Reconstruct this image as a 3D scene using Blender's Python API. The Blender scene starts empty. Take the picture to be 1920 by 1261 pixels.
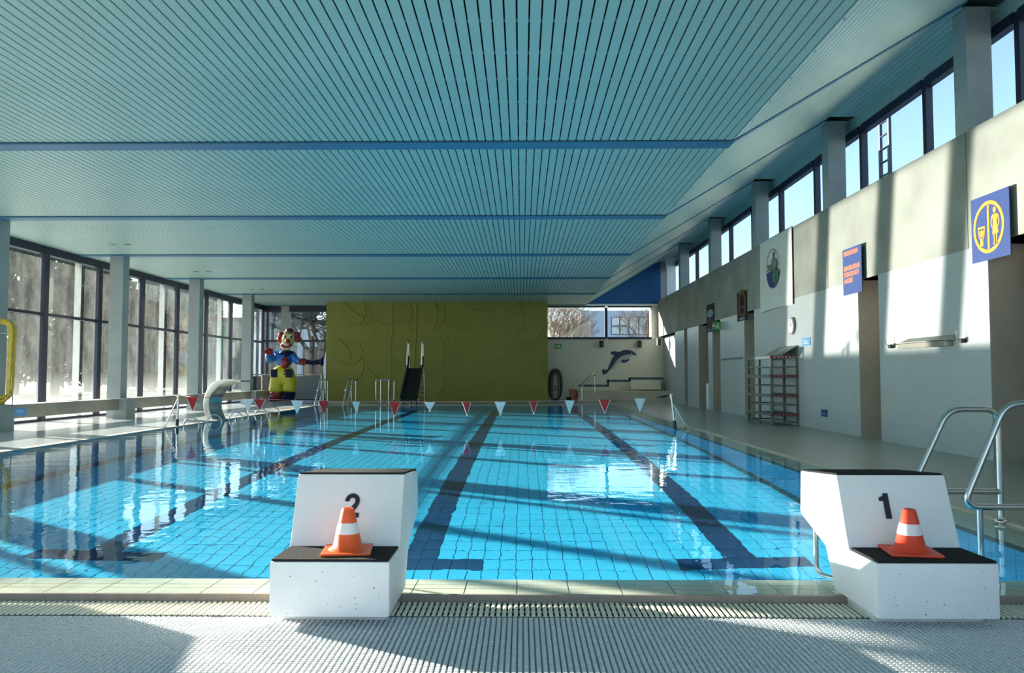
import bpy, bmesh, math, random
from mathutils import Vector, Matrix
random.seed(7)
S = bpy.context.scene
COL = S.collection
R = math.radians

# ------------------------------------------------------------------ camera, sky, sun, exposure
CAMZ = 1.03
cam = bpy.data.cameras.new('camera')
cam.sensor_width = 36.0
cam.lens = 36.0 * 1500.0 / 1920.0
cam.clip_start, cam.clip_end = 0.05, 1000
cam_o = bpy.data.objects.new('camera', cam)
COL.objects.link(cam_o)
cam_o.location = (0, 0, CAMZ)
cam_o.rotation_euler = (R(90) + math.atan(73.5 / 1500), 0, math.atan(18 / 1500))
S.camera = cam_o

S.view_settings.view_transform = 'Standard'
S.view_settings.look = 'None'
S.view_settings.gamma = 1.0
S.view_settings.use_curve_mapping = False
S.view_settings.exposure = 0.0
S.cycles.use_denoising = True
S.cycles.max_bounces = 12
S.cycles.diffuse_bounces = 6
S.cycles.glossy_bounces = 6
S.cycles.transmission_bounces = 8
S.cycles.transparent_max_bounces = 24
S.cycles.sample_clamp_indirect = 4.0
S.cycles.blur_glossy = 1.0

SUN_EL = R(14.8)
SUN_AZ = Vector((0.866, -0.50, 0)).normalized()          # horizontal direction in which the light travels
SUN_DIR = Vector((SUN_AZ.x * math.cos(SUN_EL), SUN_AZ.y * math.cos(SUN_EL), -math.sin(SUN_EL)))
SKY = 0.40
SUN = 32.0
world = bpy.data.worlds.new('sky')
S.world = world
world.use_nodes = True
wn = world.node_tree
bg = wn.nodes['Background']
skyt = wn.nodes.new('ShaderNodeTexSky')
skyt.sky_type = 'NISHITA'
skyt.sun_disc = False
skyt.sun_elevation = SUN_EL + R(14)
skyt.sun_rotation = -math.atan2(0.866, 0.50)
skyt.air_density, skyt.dust_density, skyt.ozone_density = 1.0, 0.2, 2.6
wn.links.new(skyt.outputs[0], bg.inputs[0])
bg.inputs[1].default_value = SKY

sl = bpy.data.lights.new('sun', 'SUN')
sl.energy = SUN
sl.angle = R(0.6)
sl.color = (1.0, 0.93, 0.82)
sl.cycles.is_caustics_light = True
so = bpy.data.objects.new('sun', sl)
COL.objects.link(so)
so.location = (-30, 15, 12)
so.rotation_euler = SUN_DIR.to_track_quat('-Z', 'Y').to_euler()

# imitated sunlight off the flat water: added lamps standing on the pool surface, beaming along the mirrored sun ray
REF = Vector((SUN_DIR.x, SUN_DIR.y, -SUN_DIR.z))
GLINT = 11.0
def glint(p0, e1, e2, dist, gain=1.0, spread=3.0):
    """Collimated lamp lighting the parallelogram p0,e1,e2 (a rectangle of a wall) from dist metres back along the reflected ray."""
    u = (e1 - REF * e1.dot(REF)); su = u.length; u.normalize()
    v = REF.cross(u)
    if v.dot(e2) < 0: v = -v
    sv = abs((e2 - REF * e2.dot(REF)).dot(v))
    l = bpy.data.lights.new('added_glint_lamp', 'AREA')
    l.shape = 'RECTANGLE'; l.size = su; l.size_y = sv
    l.energy = GLINT * gain * su * sv
    l.spread = R(spread)
    l.color = (1.0, 0.95, 0.84)
    o = bpy.data.objects.new('added_glint_lamp', l)
    COL.objects.link(o)
    z = -REF
    m = Matrix((u, z.cross(u), z)).transposed().to_4x4()
    c = p0 + (e1 + e2) / 2 - REF * dist
    m.translation = c
    o.matrix_world = m
    return o

# ------ added lamps for sunlight mirrored by the pool: gaps between them stand for post shadows
for (ya, yb, g) in ((7.3, 9.86, 1.0), (10.42, 11.92, 1.0), (12.50, 14.40, 0.9), (15.0, 16.5, 0.45)):
    glint(Vector((5.5, ya, 1.42)), Vector((0, yb - ya, 0)), Vector((0, 0, 2.60)), 5.1, g)
glint(Vector((1.456, 4.32, -0.24)), Vector((0, -1.04, 0.57)), Vector((0, 0, 0.85)), 0.62, 1.5, 2.0)  # added lamp imitating the mirrored sunlight on the side of block one

# ------------------------------------------------------------------ materials
def mat(name, color, rough=0.6, metal=0.0, vary=0.12, scale=6.0, bump=0.0, bscale=40.0, spec=0.5, color2=None, detail=4.0, stretch=None):
    m = bpy.data.materials.new(name)
    m.use_nodes = True
    n, l = m.node_tree.nodes, m.node_tree.links
    p = n['Principled BSDF']
    p.inputs['Roughness'].default_value = rough
    p.inputs['Metallic'].default_value = metal
    p.inputs['Specular IOR Level'].default_value = spec
    tc = n.new('ShaderNodeTexCoord')
    src = tc.outputs['Object']
    if stretch:
        mp = n.new('ShaderNodeMapping'); mp.inputs['Scale'].default_value = stretch
        l.new(src, mp.inputs['Vector']); src = mp.outputs['Vector']
    nz = n.new('ShaderNodeTexNoise')
    nz.inputs['Scale'].default_value = scale; nz.inputs['Detail'].default_value = detail
    l.new(src, nz.inputs['Vector'])
    rp = n.new('ShaderNodeValToRGB')
    c = Vector(color[:3])
    c2 = Vector(color2) if color2 else c * (1 - vary)
    rp.color_ramp.elements[0].position = 0.35; rp.color_ramp.elements[1].position = 0.68
    rp.color_ramp.elements[0].color = (*c2, 1); rp.color_ramp.elements[1].color = (*c, 1)
    l.new(nz.outputs[0], rp.inputs[0]); l.new(rp.outputs[0], p.inputs['Base Color'])
    if bump:
        nb = n.new('ShaderNodeTexNoise'); nb.inputs['Scale'].default_value = bscale; nb.inputs['Detail'].default_value = 3
        l.new(src, nb.inputs['Vector'])
        b = n.new('ShaderNodeBump'); b.inputs['Strength'].default_value = bump; b.inputs['Distance'].default_value = 0.01
        l.new(nb.outputs[0], b.inputs['Height']); l.new(b.outputs[0], p.inputs['Normal'])
    return m

def tile_mat(name, color, joint, w, h, rough=0.35, mortar=0.006, bump=0.4, axes='XY', offset=0.0):
    """fine tiling too small or too far away to be built piece by piece"""
    m = bpy.data.materials.new(name)
    m.use_nodes = True
    n, l = m.node_tree.nodes, m.node_tree.links
    p = n['Principled BSDF']; p.inputs['Roughness'].default_value = rough
    tc = n.new('ShaderNodeTexCoord')
    sep = n.new('ShaderNodeSeparateXYZ'); l.new(tc.outputs['Object'], sep.inputs[0])
    cmb = n.new('ShaderNodeCombineXYZ')
    l.new(sep.outputs[axes[0]], cmb.inputs[0]); l.new(sep.outputs[axes[1]], cmb.inputs[1])
    br = n.new('ShaderNodeTexBrick')
    br.offset = offset; br.squash = 1.0
    br.inputs['Scale'].default_value = 1.0
    br.inputs['Brick Width'].default_value = w; br.inputs['Row Height'].default_value = h
    br.inputs['Mortar Size'].default_value = mortar; br.inputs['Mortar Smooth'].default_value = 0.1
    c = Vector(color)
    br.inputs['Color1'].default_value = (*c, 1); br.inputs['Color2'].default_value = (*(c * 0.95), 1)
    br.inputs['Mortar'].default_value = (*joint, 1)
    l.new(cmb.outputs[0], br.inputs['Vector'])
    nz = n.new('ShaderNodeTexNoise'); nz.inputs['Scale'].default_value = 0.7; nz.inputs['Detail'].default_value = 5
    l.new(tc.outputs['Object'], nz.inputs['Vector'])
    mr = n.new('ShaderNodeMapRange'); mr.inputs['To Min'].default_value = 0.86; mr.inputs['To Max'].default_value = 1.06
    l.new(nz.outputs[0], mr.inputs[0])
    mx = n.new('ShaderNodeMix'); mx.data_type = 'RGBA'; mx.blend_type = 'MULTIPLY'; mx.inputs[0].default_value = 1.0
    l.new(br.outputs['Color'], mx.inputs[6]); l.new(mr.outputs[0], mx.inputs[7]); l.new(mx.outputs[2], p.inputs['Base Color'])
    b = n.new('ShaderNodeBump'); b.inputs['Strength'].default_value = bump; b.inputs['Distance'].default_value = 0.004; b.invert = True
    l.new(br.outputs['Fac'], b.inputs['Height']); l.new(b.outputs[0], p.inputs['Normal'])
    return m

def glass_mat(name, tint, haze=0.0, fog=False, gloss=0.06):
    """thin pane: clear part lets light through, dirt and condensation scatter it"""
    m = bpy.data.materials.new(name)
    m.use_nodes = True
    n, l = m.node_tree.nodes, m.node_tree.links
    n.remove(n['Principled BSDF'])
    out = n['Material Output']
    tr = n.new('ShaderNodeBsdfTransparent'); tr.inputs[0].default_value = (*tint, 1)
    gl = n.new('ShaderNodeBsdfGlossy'); gl.inputs['Roughness'].default_value = 0.0
    lw = n.new('ShaderNodeLayerWeight'); lw.inputs[0].default_value = 0.5      # facing term, the same from both sides of the pane
    pw = n.new('ShaderNodeMath'); pw.operation = 'POWER'; pw.inputs[1].default_value = 5.0
    fr = n.new('ShaderNodeMath'); fr.operation = 'MULTIPLY_ADD'; fr.inputs[1].default_value = 0.55; fr.inputs[2].default_value = gloss * 0.5
    l.new(lw.outputs['Facing'], pw.inputs[0]); l.new(pw.outputs[0], fr.inputs[0])
    mx = n.new('ShaderNodeMixShader')
    l.new(fr.outputs[0], mx.inputs[0]); l.new(tr.outputs[0], mx.inputs[1]); l.new(gl.outputs[0], mx.inputs[2])
    last = mx
    if haze:
        tl = n.new('ShaderNodeBsdfTranslucent'); tl.inputs[0].default_value = (0.85, 0.9, 0.86, 1)
        tc = n.new('ShaderNodeTexCoord')
        nz = n.new('ShaderNodeTexNoise'); nz.inputs['Scale'].default_value = 2.2; nz.inputs['Detail'].default_value = 8; nz.inputs['Roughness'].default_value = 0.7
        mp = n.new('ShaderNodeMapping'); mp.inputs['Scale'].default_value = (1, 1, 0.55)
        l.new(tc.outputs['Object'], mp.inputs[0]); l.new(mp.outputs[0], nz.inputs['Vector'])
        mr = n.new('ShaderNodeMapRange'); mr.inputs[1].default_value = 0.35; mr.inputs[2].default_value = 0.75
        mr.inputs[3].default_value = haze * 0.35; mr.inputs[4].default_value = haze * 1.5
        l.new(nz.outputs[0], mr.inputs[0])
        fac = mr.outputs[0]
        if fog:                                     # condensation gathers along the foot of the pane
            sp = n.new('ShaderNodeSeparateXYZ'); l.new(tc.outputs['Object'], sp.inputs[0])
            ad = n.new('ShaderNodeMath'); ad.operation = 'MULTIPLY_ADD'; ad.inputs[1].default_value = 0.5
            l.new(nz.outputs[0], ad.inputs[0]); l.new(sp.outputs['Z'], ad.inputs[2])
            m2 = n.new('ShaderNodeMapRange'); m2.inputs[1].default_value = 0.75; m2.inputs[2].default_value = 1.35
            m2.inputs[3].default_value = 0.04; m2.inputs[4].default_value = 0.0
            l.new(ad.outputs[0], m2.inputs[0])
            a2 = n.new('ShaderNodeMath'); a2.operation = 'ADD'; a2.use_clamp = True
            l.new(mr.outputs[0], a2.inputs[0]); l.new(m2.outputs[0], a2.inputs[1]); fac = a2.outputs[0]
        m2x = n.new('ShaderNodeMixShader')
        l.new(fac, m2x.inputs[0]); l.new(mx.outputs[0], m2x.inputs[1]); l.new(tl.outputs[0], m2x.inputs[2])
        last = m2x
    l.new(last.outputs[0], out.inputs[0])
    return m

def water_mat():
    m = bpy.data.materials.new('pool_water')
    m.use_nodes = True
    n, l = m.node_tree.nodes, m.node_tree.links
    n.remove(n['Principled BSDF'])
    g = n.new('ShaderNodeBsdfGlass'); g.inputs['IOR'].default_value = 1.333; g.inputs['Roughness'].default_value = 0.0
    g.inputs[0].default_value = (0.90, 0.985, 1.0, 1)
    tc = n.new('ShaderNodeTexCoord')
    a = n.new('ShaderNodeTexNoise'); a.inputs['Scale'].default_value = 2.6; a.inputs['Detail'].default_value = 2
    b = n.new('ShaderNodeTexNoise'); b.inputs['Scale'].default_value = 9; b.inputs['Detail'].default_value = 2
    for t in (a, b): l.new(tc.outputs['Object'], t.inputs['Vector'])
    ad = n.new('ShaderNodeMath'); ad.operation = 'MULTIPLY_ADD'; ad.inputs[1].default_value = 0.18
    l.new(b.outputs[0], ad.inputs[0]); l.new(a.outputs[0], ad.inputs[2])
    bp = n.new('ShaderNodeBump'); bp.inputs['Strength'].default_value = 1.0; bp.inputs['Distance'].default_value = 0.0032
    l.new(ad.outputs[0], bp.inputs['Height']); l.new(bp.outputs[0], g.inputs['Normal'])
    l.new(g.outputs[0], n['Material Output'].inputs[0])
    return m

M = dict(
    deck=tile_mat('deck_tile', (0.44, 0.43, 0.38), (0.32, 0.32, 0.30), 0.10, 0.10, 0.28, 0.004, 0.3),
    deck_skylit=tile_mat('skylit_deck_tile', (0.56, 0.58, 0.58), (0.42, 0.44, 0.45), 0.10, 0.10, 0.16, 0.004, 0.15),  # deck tile coloured paler and bluer to stand in for reflected sky
    mosaic=mat('ribbed_mosaic', (0.67, 0.68, 0.68), 0.5, vary=0.14, scale=60),
    grout=mat('grout', (0.34, 0.35, 0.35), 0.9, vary=0.3, scale=20),
    grate=mat('cream_plastic', (0.78, 0.74, 0.60), 0.45, vary=0.1, scale=8),
    channel=mat('gutter_channel', (0.10, 0.10, 0.09), 0.8),
    riser=mat('brown_rim_tile', (0.30, 0.24, 0.20), 0.5, vary=0.2, scale=14),
    coping=mat('coping_tile', (0.84, 0.74, 0.60), 0.35, vary=0.08, scale=8),
    aqua=mat('aqua_tile', (0.06, 0.60, 0.92), 0.3, vary=0.10, scale=1.2, spec=0.3),
    navy=mat('navy_tile', (0.012, 0.06, 0.17), 0.3, vary=0.25, scale=2, spec=0.3),
    poolgrout=mat('pool_grout', (0.03, 0.16, 0.20), 0.9, vary=0.2, scale=5),
    slat=mat('ceiling_slat', (0.41, 0.57, 0.52), 0.40, vary=0.06, scale=1.0),
    plenum=mat('ceiling_void', (0.010, 0.035, 0.04), 0.9, vary=0.3, scale=1.5),
    runner=mat('ceiling_runner', (0.20, 0.36, 0.36), 0.7),
    beam=mat('blue_beam_paint', (0.05, 0.20, 0.34), 0.5, vary=0.1, scale=2),
    blue=mat('blue_wall_paint', (0.008, 0.10, 0.30), 0.6, vary=0.1, scale=3),
    concrete=mat('board_concrete', (0.30, 0.32, 0.28), 0.85, vary=0.28, scale=1.1, bump=0.25, bscale=25, detail=8),
    column=mat('column_concrete', (0.38, 0.41, 0.40), 0.85, vary=0.14, scale=3, bump=0.15),
    wall=tile_mat('white_wall_tile', (0.44, 0.49, 0.50), (0.40, 0.45, 0.46), 0.12, 0.06, 0.42, 0.003, 0.25, 'YZ', 0.5),
    wallend=tile_mat('cream_wall_tile', (0.72, 0.70, 0.60), (0.62, 0.60, 0.52), 0.12, 0.06, 0.45, 0.003, 0.2, 'XZ', 0.5),
    reveal=mat('beige_reveal', (0.46, 0.40, 0.33), 0.7, vary=0.08),
    dark=mat('dark_door', (0.018, 0.016, 0.02), 0.5, vary=0.2),
    frame=mat('window_frame', (0.014, 0.018, 0.045), 0.45, vary=0.2, scale=3),
    fascia=mat('teal_fascia', (0.42, 0.52, 0.52), 0.6),
    yellow=mat('yellow_plaster', (0.30, 0.28, 0.06), 0.8, vary=0.10, scale=2.0, bump=0.3, bscale=14),
    white=mat('white_paint', (0.80, 0.80, 0.80), 0.55, vary=0.05, scale=5),
    block=mat('painted_concrete', (0.84, 0.84, 0.84), 0.55, vary=0.05, scale=7, bump=0.2, bscale=60),
    plinth=mat('scuffed_plinth', (0.74, 0.73, 0.71), 0.7, vary=0.2, scale=9),
    mats=mat('black_grip', (0.028, 0.026, 0.026), 0.95, vary=0.5, scale=160, bump=0.6, bscale=260, spec=0.2),
    digit=mat('black_digit', (0.008, 0.008, 0.016), 0.5),
    speck=mat('chipped_paint', (0.10, 0.09, 0.09), 0.9),
    orange=mat('orange_rubber', (0.85, 0.11, 0.015), 0.42, vary=0.12, scale=12),
    red_rubber=mat('red_rubber', (0.78, 0.055, 0.015), 0.45, vary=0.12, scale=12),
    band=mat('reflective_band', (0.85, 0.80, 0.80), 0.35, vary=0.05),
    steel=mat('stainless_steel', (0.62, 0.62, 0.60), 0.22, 1.0, vary=0.1, scale=8),
    brushed=mat('brushed_steel', (0.46, 0.45, 0.40), 0.38, 1.0, vary=0.15, scale=5),
    black=mat('black_plastic', (0.012, 0.013, 0.014), 0.5),
    red=mat('red_flag', (0.62, 0.03, 0.03), 0.7, vary=0.15, scale=20),
    wflag=mat('white_flag', (0.85, 0.86, 0.84), 0.7, vary=0.06, scale=20),
    rope=mat('pink_rope', (0.50, 0.20, 0.20), 0.8),
    signblue=mat('sign_blue', (0.003, 0.036, 0.18), 0.6, vary=0.12, scale=3),
    signorange=mat('sign_orange', (0.80, 0.30, 0.03), 0.5, vary=0.08),
    signtext=mat('sign_text_orange', (0.72, 0.20, 0.05), 0.5, vary=0.08),
    ltblue=mat('light_blue_sign', (0.10, 0.36, 0.70), 0.5),
    green=mat('exit_green', (0.10, 0.42, 0.05), 0.5),
    banner=mat('banner_cloth', (0.66, 0.68, 0.64), 0.85, vary=0.08, scale=3),
    logogreen=mat('logo_green', (0.03, 0.16, 0.05), 0.7),
    logoblue=mat('logo_blue', (0.01, 0.04, 0.16), 0.7),
    grey=mat('grey_print', (0.22, 0.24, 0.25), 0.7),
    rack=mat('rack_metal', (0.14, 0.19, 0.19), 0.5, 0.3, vary=0.2, scale=8),
    maroon=mat('maroon_edge', (0.20, 0.015, 0.02), 0.5),
    boardgrey=mat('grey_board', (0.34, 0.36, 0.33), 0.6),
    hose=mat('yellow_hose', (0.62, 0.46, 0.03), 0.4, vary=0.3, scale=8),
    bench=mat('bench_concrete', (0.36, 0.34, 0.28), 0.8, vary=0.2, scale=3),
    paleorange=mat('faded_orange', (0.50, 0.20, 0.12), 0.6),
    postwhite=mat('white_post', (0.86, 0.86, 0.84), 0.5),
    bark=mat('bark', (0.10, 0.075, 0.055), 0.9, vary=0.4, scale=6),
    twig=mat('twig', (0.30, 0.21, 0.14), 0.9, vary=0.4, scale=3),
    leaf=mat('dark_leaf', (0.020, 0.034, 0.018), 0.8, vary=0.5, scale=0.8),
    paving=tile_mat('outside_paving', (0.62, 0.60, 0.56), (0.5, 0.5, 0.46), 0.4, 0.4, 0.7, 0.008, 0.2),
    lawn=mat('winter_lawn', (0.10, 0.13, 0.05), 0.95, vary=0.4, scale=1.5),
    render_white=mat('white_render', (0.74, 0.74, 0.72), 0.8),
    render_blue=mat('pale_blue_render', (0.48, 0.56, 0.68), 0.8),
    brick=mat('brick_red', (0.36, 0.14, 0.08), 0.85, vary=0.2, scale=4),
    greenpaint=mat('green_cladding', (0.05, 0.30, 0.12), 0.6),
    darkglass=mat('dark_glass', (0.02, 0.03, 0.045), 0.08, vary=0.2),
    rooftile=mat('roof_tile', (0.16, 0.10, 0.08), 0.8),
    c_yellow=mat('clown_yellow', (0.55, 0.52, 0.03), 0.35, vary=0.1),
    c_blue=mat('clown_blue', (0.02, 0.16, 0.52), 0.35, vary=0.1),
    c_navy=mat('clown_navy', (0.008, 0.012, 0.05), 0.6, spec=0.2),
    c_red=mat('clown_red', (0.26, 0.012, 0.015), 0.3),
    c_white=mat('clown_white', (0.78, 0.76, 0.62), 0.35),
    c_hat=mat('clown_hat', (0.08, 0.008, 0.03), 0.4),
    skin=mat('clown_face', (0.74, 0.66, 0.22), 0.4),
    dolphin=mat('dolphin_mosaic_blue', (0.025, 0.035, 0.11), 0.4, vary=0.3, scale=12),
    dolphin_grey=mat('dolphin_mosaic_grey', (0.42, 0.45, 0.44), 0.4, vary=0.15, scale=12),
    basin=mat('basin_tile', (0.56, 0.50, 0.40), 0.5, vary=0.1, scale=4),
    poster1=mat('poster_night', (0.02, 0.02, 0.03), 0.8, spec=0.15),
    posterblue=mat('poster_blue', (0.22, 0.32, 0.44), 0.8, spec=0.15),
    posterpink=mat('poster_mauve', (0.085, 0.06, 0.07), 0.8, spec=0.15),
    postergold=mat('poster_gold', (0.16, 0.09, 0.03), 0.8, spec=0.15),
    glass=glass_mat('clear_pane', (0.97, 0.98, 0.98)),
    fogglass=glass_mat('misted_pane', (0.92, 0.94, 0.93), haze=0.022, fog=True),
    topglass=glass_mat('dusty_pane', (0.92, 0.94, 0.93), haze=0.02),
    water=water_mat(),
)

# ------------------------------------------------------------------ mesh helpers
class MB:
    def __init__(s): s.v, s.f, s.mi = [], [], []
    def add(s, vs, fs, mi=0):
        o = len(s.v); s.v += [Vector(v) for v in vs]
        s.f += [tuple(i + o for i in f) for f in fs]; s.mi += [mi] * len(fs)
    def box(s, a, b, mi=0, ch=0.0):
        (x0, y0, z0), (x1, y1, z1) = [min(p, q) for p, q in zip(a, b)], [max(p, q) for p, q in zip(a, b)]
        vs = [(x0, y0, z0), (x1, y0, z0), (x1, y1, z0), (x0, y1, z0), (x0, y0, z1), (x1, y0, z1), (x1, y1, z1), (x0, y1, z1)]
        s.add(vs, [(0, 3, 2, 1), (4, 5, 6, 7), (0, 1, 5, 4), (1, 2, 6, 5), (2, 3, 7, 6), (3, 0, 4, 7)], mi)
    def prism(s, pts, axis, d0, d1, mi=0):
        """polygon pts (2D) extruded along an axis: 'x' pts=(y,z); 'y' pts=(x,z); 'z' pts=(x,y)"""
        def to(p, d): return {'x': (d, p[0], p[1]), 'y': (p[0], d, p[1]), 'z': (p[0], p[1], d)}[axis]
        n = len(pts)
        s.add([to(p, d0) for p in pts] + [to(p, d1) for p in pts],
              [tuple(range(n - 1, -1, -1)), tuple(range(n, 2 * n))] + [(i, (i + 1) % n, n + (i + 1) % n, n + i) for i in range(n)], mi)
    def tube(s, pts, r, n=10, closed=False, caps=True, mi=0):
        pts = [Vector(p) for p in pts]; k = len(pts); rings = []
        rr = r if isinstance(r, (list, tuple)) else [r] * k
        up = None
        for i, p in enumerate(pts):
            a = pts[(i - 1) % k] if (i or closed) else p
            b = pts[(i + 1) % k] if (i < k - 1 or closed) else p
            t = (b - a).normalized()
            if up is None:
                up = t.cross(Vector((0, 0, 1)) if abs(t.z) < 0.95 else Vector((1, 0, 0))).normalized()
            else:
                up = (up - t * up.dot(t)).normalized()
            w = t.cross(up)
            rings.append([p + (up * math.cos(2 * math.pi * j / n) + w * math.sin(2 * math.pi * j / n)) * rr[i] for j in range(n)])
        fs = []
        for i in range(k if closed else k - 1):
            q = (i + 1) % k
            fs += [(i * n + j, i * n + (j + 1) % n, q * n + (j + 1) % n, q * n + j) for j in range(n)]
        if caps and not closed:
            fs += [tuple(range(n - 1, -1, -1)), tuple(range((k - 1) * n, k * n))]
        s.add([v for g in rings for v in g], fs, mi)
    def lathe(s, prof, c=(0, 0, 0), n=24, axis='z', mi=0, sx=1, sy=1):
        """prof = list of (radius, height)"""
        vs, fs = [], []
        for r, h in prof:
            for j in range(n):
                a = 2 * math.pi * j / n
                p = (r * math.cos(a) * sx, r * math.sin(a) * sy, h)
                if axis == 'y': p = (p[0], p[2], p[1])
                if axis == 'x': p = (p[2], p[0], p[1])
                vs.append(Vector(p) + Vector(c))
        for i in range(len(prof) - 1):
            fs += [(i * n + j, i * n + (j + 1) % n, (i + 1) * n + (j + 1) % n, (i + 1) * n + j) for j in range(n)]
        fs += [tuple(range(n - 1, -1, -1)), tuple(range((len(prof) - 1) * n, len(prof) * n))]
        s.add(vs, fs, mi)
    def ball(s, c, r, n=16, mi=0):
        r = r if isinstance(r, (tuple, list)) else (r, r, r)
        k = n // 2
        vs, fs = [], []
        for i in range(k + 1):
            t = math.pi * i / k
            for j in range(n):
                a = 2 * math.pi * j / n
                vs.append((c[0] + r[0] * math.sin(t) * math.cos(a), c[1] + r[1] * math.sin(t) * math.sin(a), c[2] + r[2] * math.cos(t)))
        for i in range(k):
            fs += [(i * n + j, (i + 1) * n + j, (i + 1) * n + (j + 1) % n, i * n + (j + 1) % n) for j in range(n)]
        s.add(vs, fs, mi)
    def mesh(s, name, mats, smooth=False, origin=None, bevel=0.0, seg=2):
        me = bpy.data.meshes.new(name)
        o = Vector(origin) if origin is not None else Vector((0, 0, 0))
        me.from_pydata([v - o for v in s.v], [], s.f)
        for m in (mats if isinstance(mats, (list, tuple)) else [mats]): me.materials.append(m)
        if any(s.mi): me.polygons.foreach_set('material_index', s.mi)
        bm = bmesh.new(); bm.from_mesh(me)
        bmesh.ops.remove_doubles(bm, verts=bm.verts, dist=1e-5)
        bmesh.ops.recalc_face_normals(bm, faces=bm.faces)
        if bevel:
            bmesh.ops.bevel(bm, geom=[e for e in bm.edges if len(e.link_faces) == 2 and e.calc_face_angle(0) > 0.5], offset=bevel, segments=seg, affect='EDGES', profile=0.6)
        bm.to_mesh(me); bm.free()
        if smooth:
            me.polygons.foreach_set('use_smooth', [True] * len(me.polygons))
            try: me.set_sharp_from_angle(angle=R(38))
            except Exception: pass
        me.update()
        return me
    def build(s, name, mats, parent=None, smooth=False, bevel=0.0, local=False, **kw):
        org = None
        if parent is not None and not local:
            org = world_loc(parent)
        me = s.mesh(name, mats, smooth, org, bevel)
        return link(name, me, parent, **kw)

def world_loc(o):
    p = Vector(o.location)
    while o.parent is not None:
        o = o.parent; p += Vector(o.location)
    return p

def link(name, me, parent=None, loc=None, **props):
    o = bpy.data.objects.new(name, me)
    COL.objects.link(o)
    if parent is not None: o.parent = parent
    if loc is not None: o.location = loc
    for k, v in props.items(): o[k] = v
    return o

def thing(name, label, category, loc=(0, 0, 0), rz=0.0, group=None):
    o = bpy.data.objects.new(name, None); COL.objects.link(o)
    o.empty_display_size = 0.1
    o.location = loc; o.rotation_euler = (0, 0, rz)
    o['label'] = label; o['category'] = category
    if group: o['group'] = group
    return o

def struct(name, loc=(0, 0, 0)):
    o = bpy.data.objects.new(name, None); COL.objects.link(o)
    o.location = loc; o['kind'] = 'structure'
    return o

def dup(root, loc, label, rz=None):
    def cp(o, par):
        c = o.copy(); COL.objects.link(c); c.parent = par
        for ch in kids.get(o.name, []): cp(ch, c)
        return c
    kids = {}
    def walk(o):
        kids[o.name] = list(o.children)
        for ch in o.children: walk(ch)
    walk(root)
    r = cp(root, None)
    r.location = loc; r['label'] = label
    if rz is not None: r.rotation_euler = (0, 0, rz)
    return r

def wx(px, Y): return (px - 978.0) / 1500.0 * Y                 # metres across at distance Y for a reading in the photo
def wz(py, Y): return CAMZ + (704.0 - py) / 1500.0 * Y          # height at distance Y
def wy(px, X): return X * 1500.0 / (px - 978.0)                 # distance along a side wall standing at X

def arc(c, r, a0, a1, n, plane='xz'):
    out = []
    for i in range(n + 1):
        a = R(a0 + (a1 - a0) * i / n); p, q = r * math.cos(a), r * math.sin(a)
        out.append({'xz': (c[0] + p, c[1], c[2] + q), 'yz': (c[0], c[1] + p, c[2] + q), 'xy': (c[0] + p, c[1] + q, c[2])}[plane])
    return out

def rounded(pts, r, n=5):
    """polyline with its corners rounded"""
    pts = [Vector(p) for p in pts]; out = [pts[0]]
    for i in range(1, len(pts) - 1):
        a, b, c = pts[i - 1], pts[i], pts[i + 1]
        d1 = (a - b); d2 = (c - b); k = min(r, d1.length * 0.45, d2.length * 0.45)
        p, q = b + d1.normalized() * k, b + d2.normalized() * k
        for j in range(n + 1):
            t = j / n
            out.append(p * (1 - t) ** 2 + b * 2 * t * (1 - t) + q * t * t)
    out.append(pts[-1])
    return out

def text_mesh(body, mat_, size, o, u, v, thick=0.002, xscale=1.0, align='LEFT', bold=0.0):
    """flat lettering standing on the plane o + a*u + b*v"""
    cu = bpy.data.curves.new('lettering', 'FONT')
    cu.body = body; cu.size = size; cu.align_x = align; cu.extrude = thick; cu.offset = bold
    cu.resolution_u = 3
    ob = bpy.data.objects.new('lettering_tmp', cu); COL.objects.link(ob)
    dg = bpy.context.evaluated_depsgraph_get(); dg.update()
    me = bpy.data.meshes.new_from_object(ob.evaluated_get(dg))
    bpy.data.objects.remove(ob); bpy.data.curves.remove(cu)
    u, v = Vector(u).normalized(), Vector(v).normalized(); n = u.cross(v)
    m = Matrix((u * xscale, v, n)).transposed().to_4x4(); m.translation = Vector(o)
    me.transform(m)
    me.materials.clear(); me.materials.append(mat_)
    return me

def plate(mb, pts, o, u, v, n, t, mi=0):
    """polygon (2D) on the plane o,u,v made t thick along n"""
    o, u, v, n = Vector(o), Vector(u), Vector(v), Vector(n)
    k = len(pts)
    lo = [o + u * p[0] + v * p[1] for p in pts]; hi = [p + n * t for p in lo]
    mb.add(lo + hi, [tuple(range(k - 1, -1, -1)), tuple(range(k, 2 * k))] + [(i, (i + 1) % k, k + (i + 1) % k, k + i) for i in range(k)], mi)

def circle(c, rx, ry=None, n=32, a0=0, a1=360):
    ry = ry or rx
    full = abs(a1 - a0) >= 360
    return [(c[0] + rx * math.cos(R(a0 + (a1 - a0) * i / n)), c[1] + ry * math.sin(R(a0 + (a1 - a0) * i / n))) for i in range(n if full else n + 1)]

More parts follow.
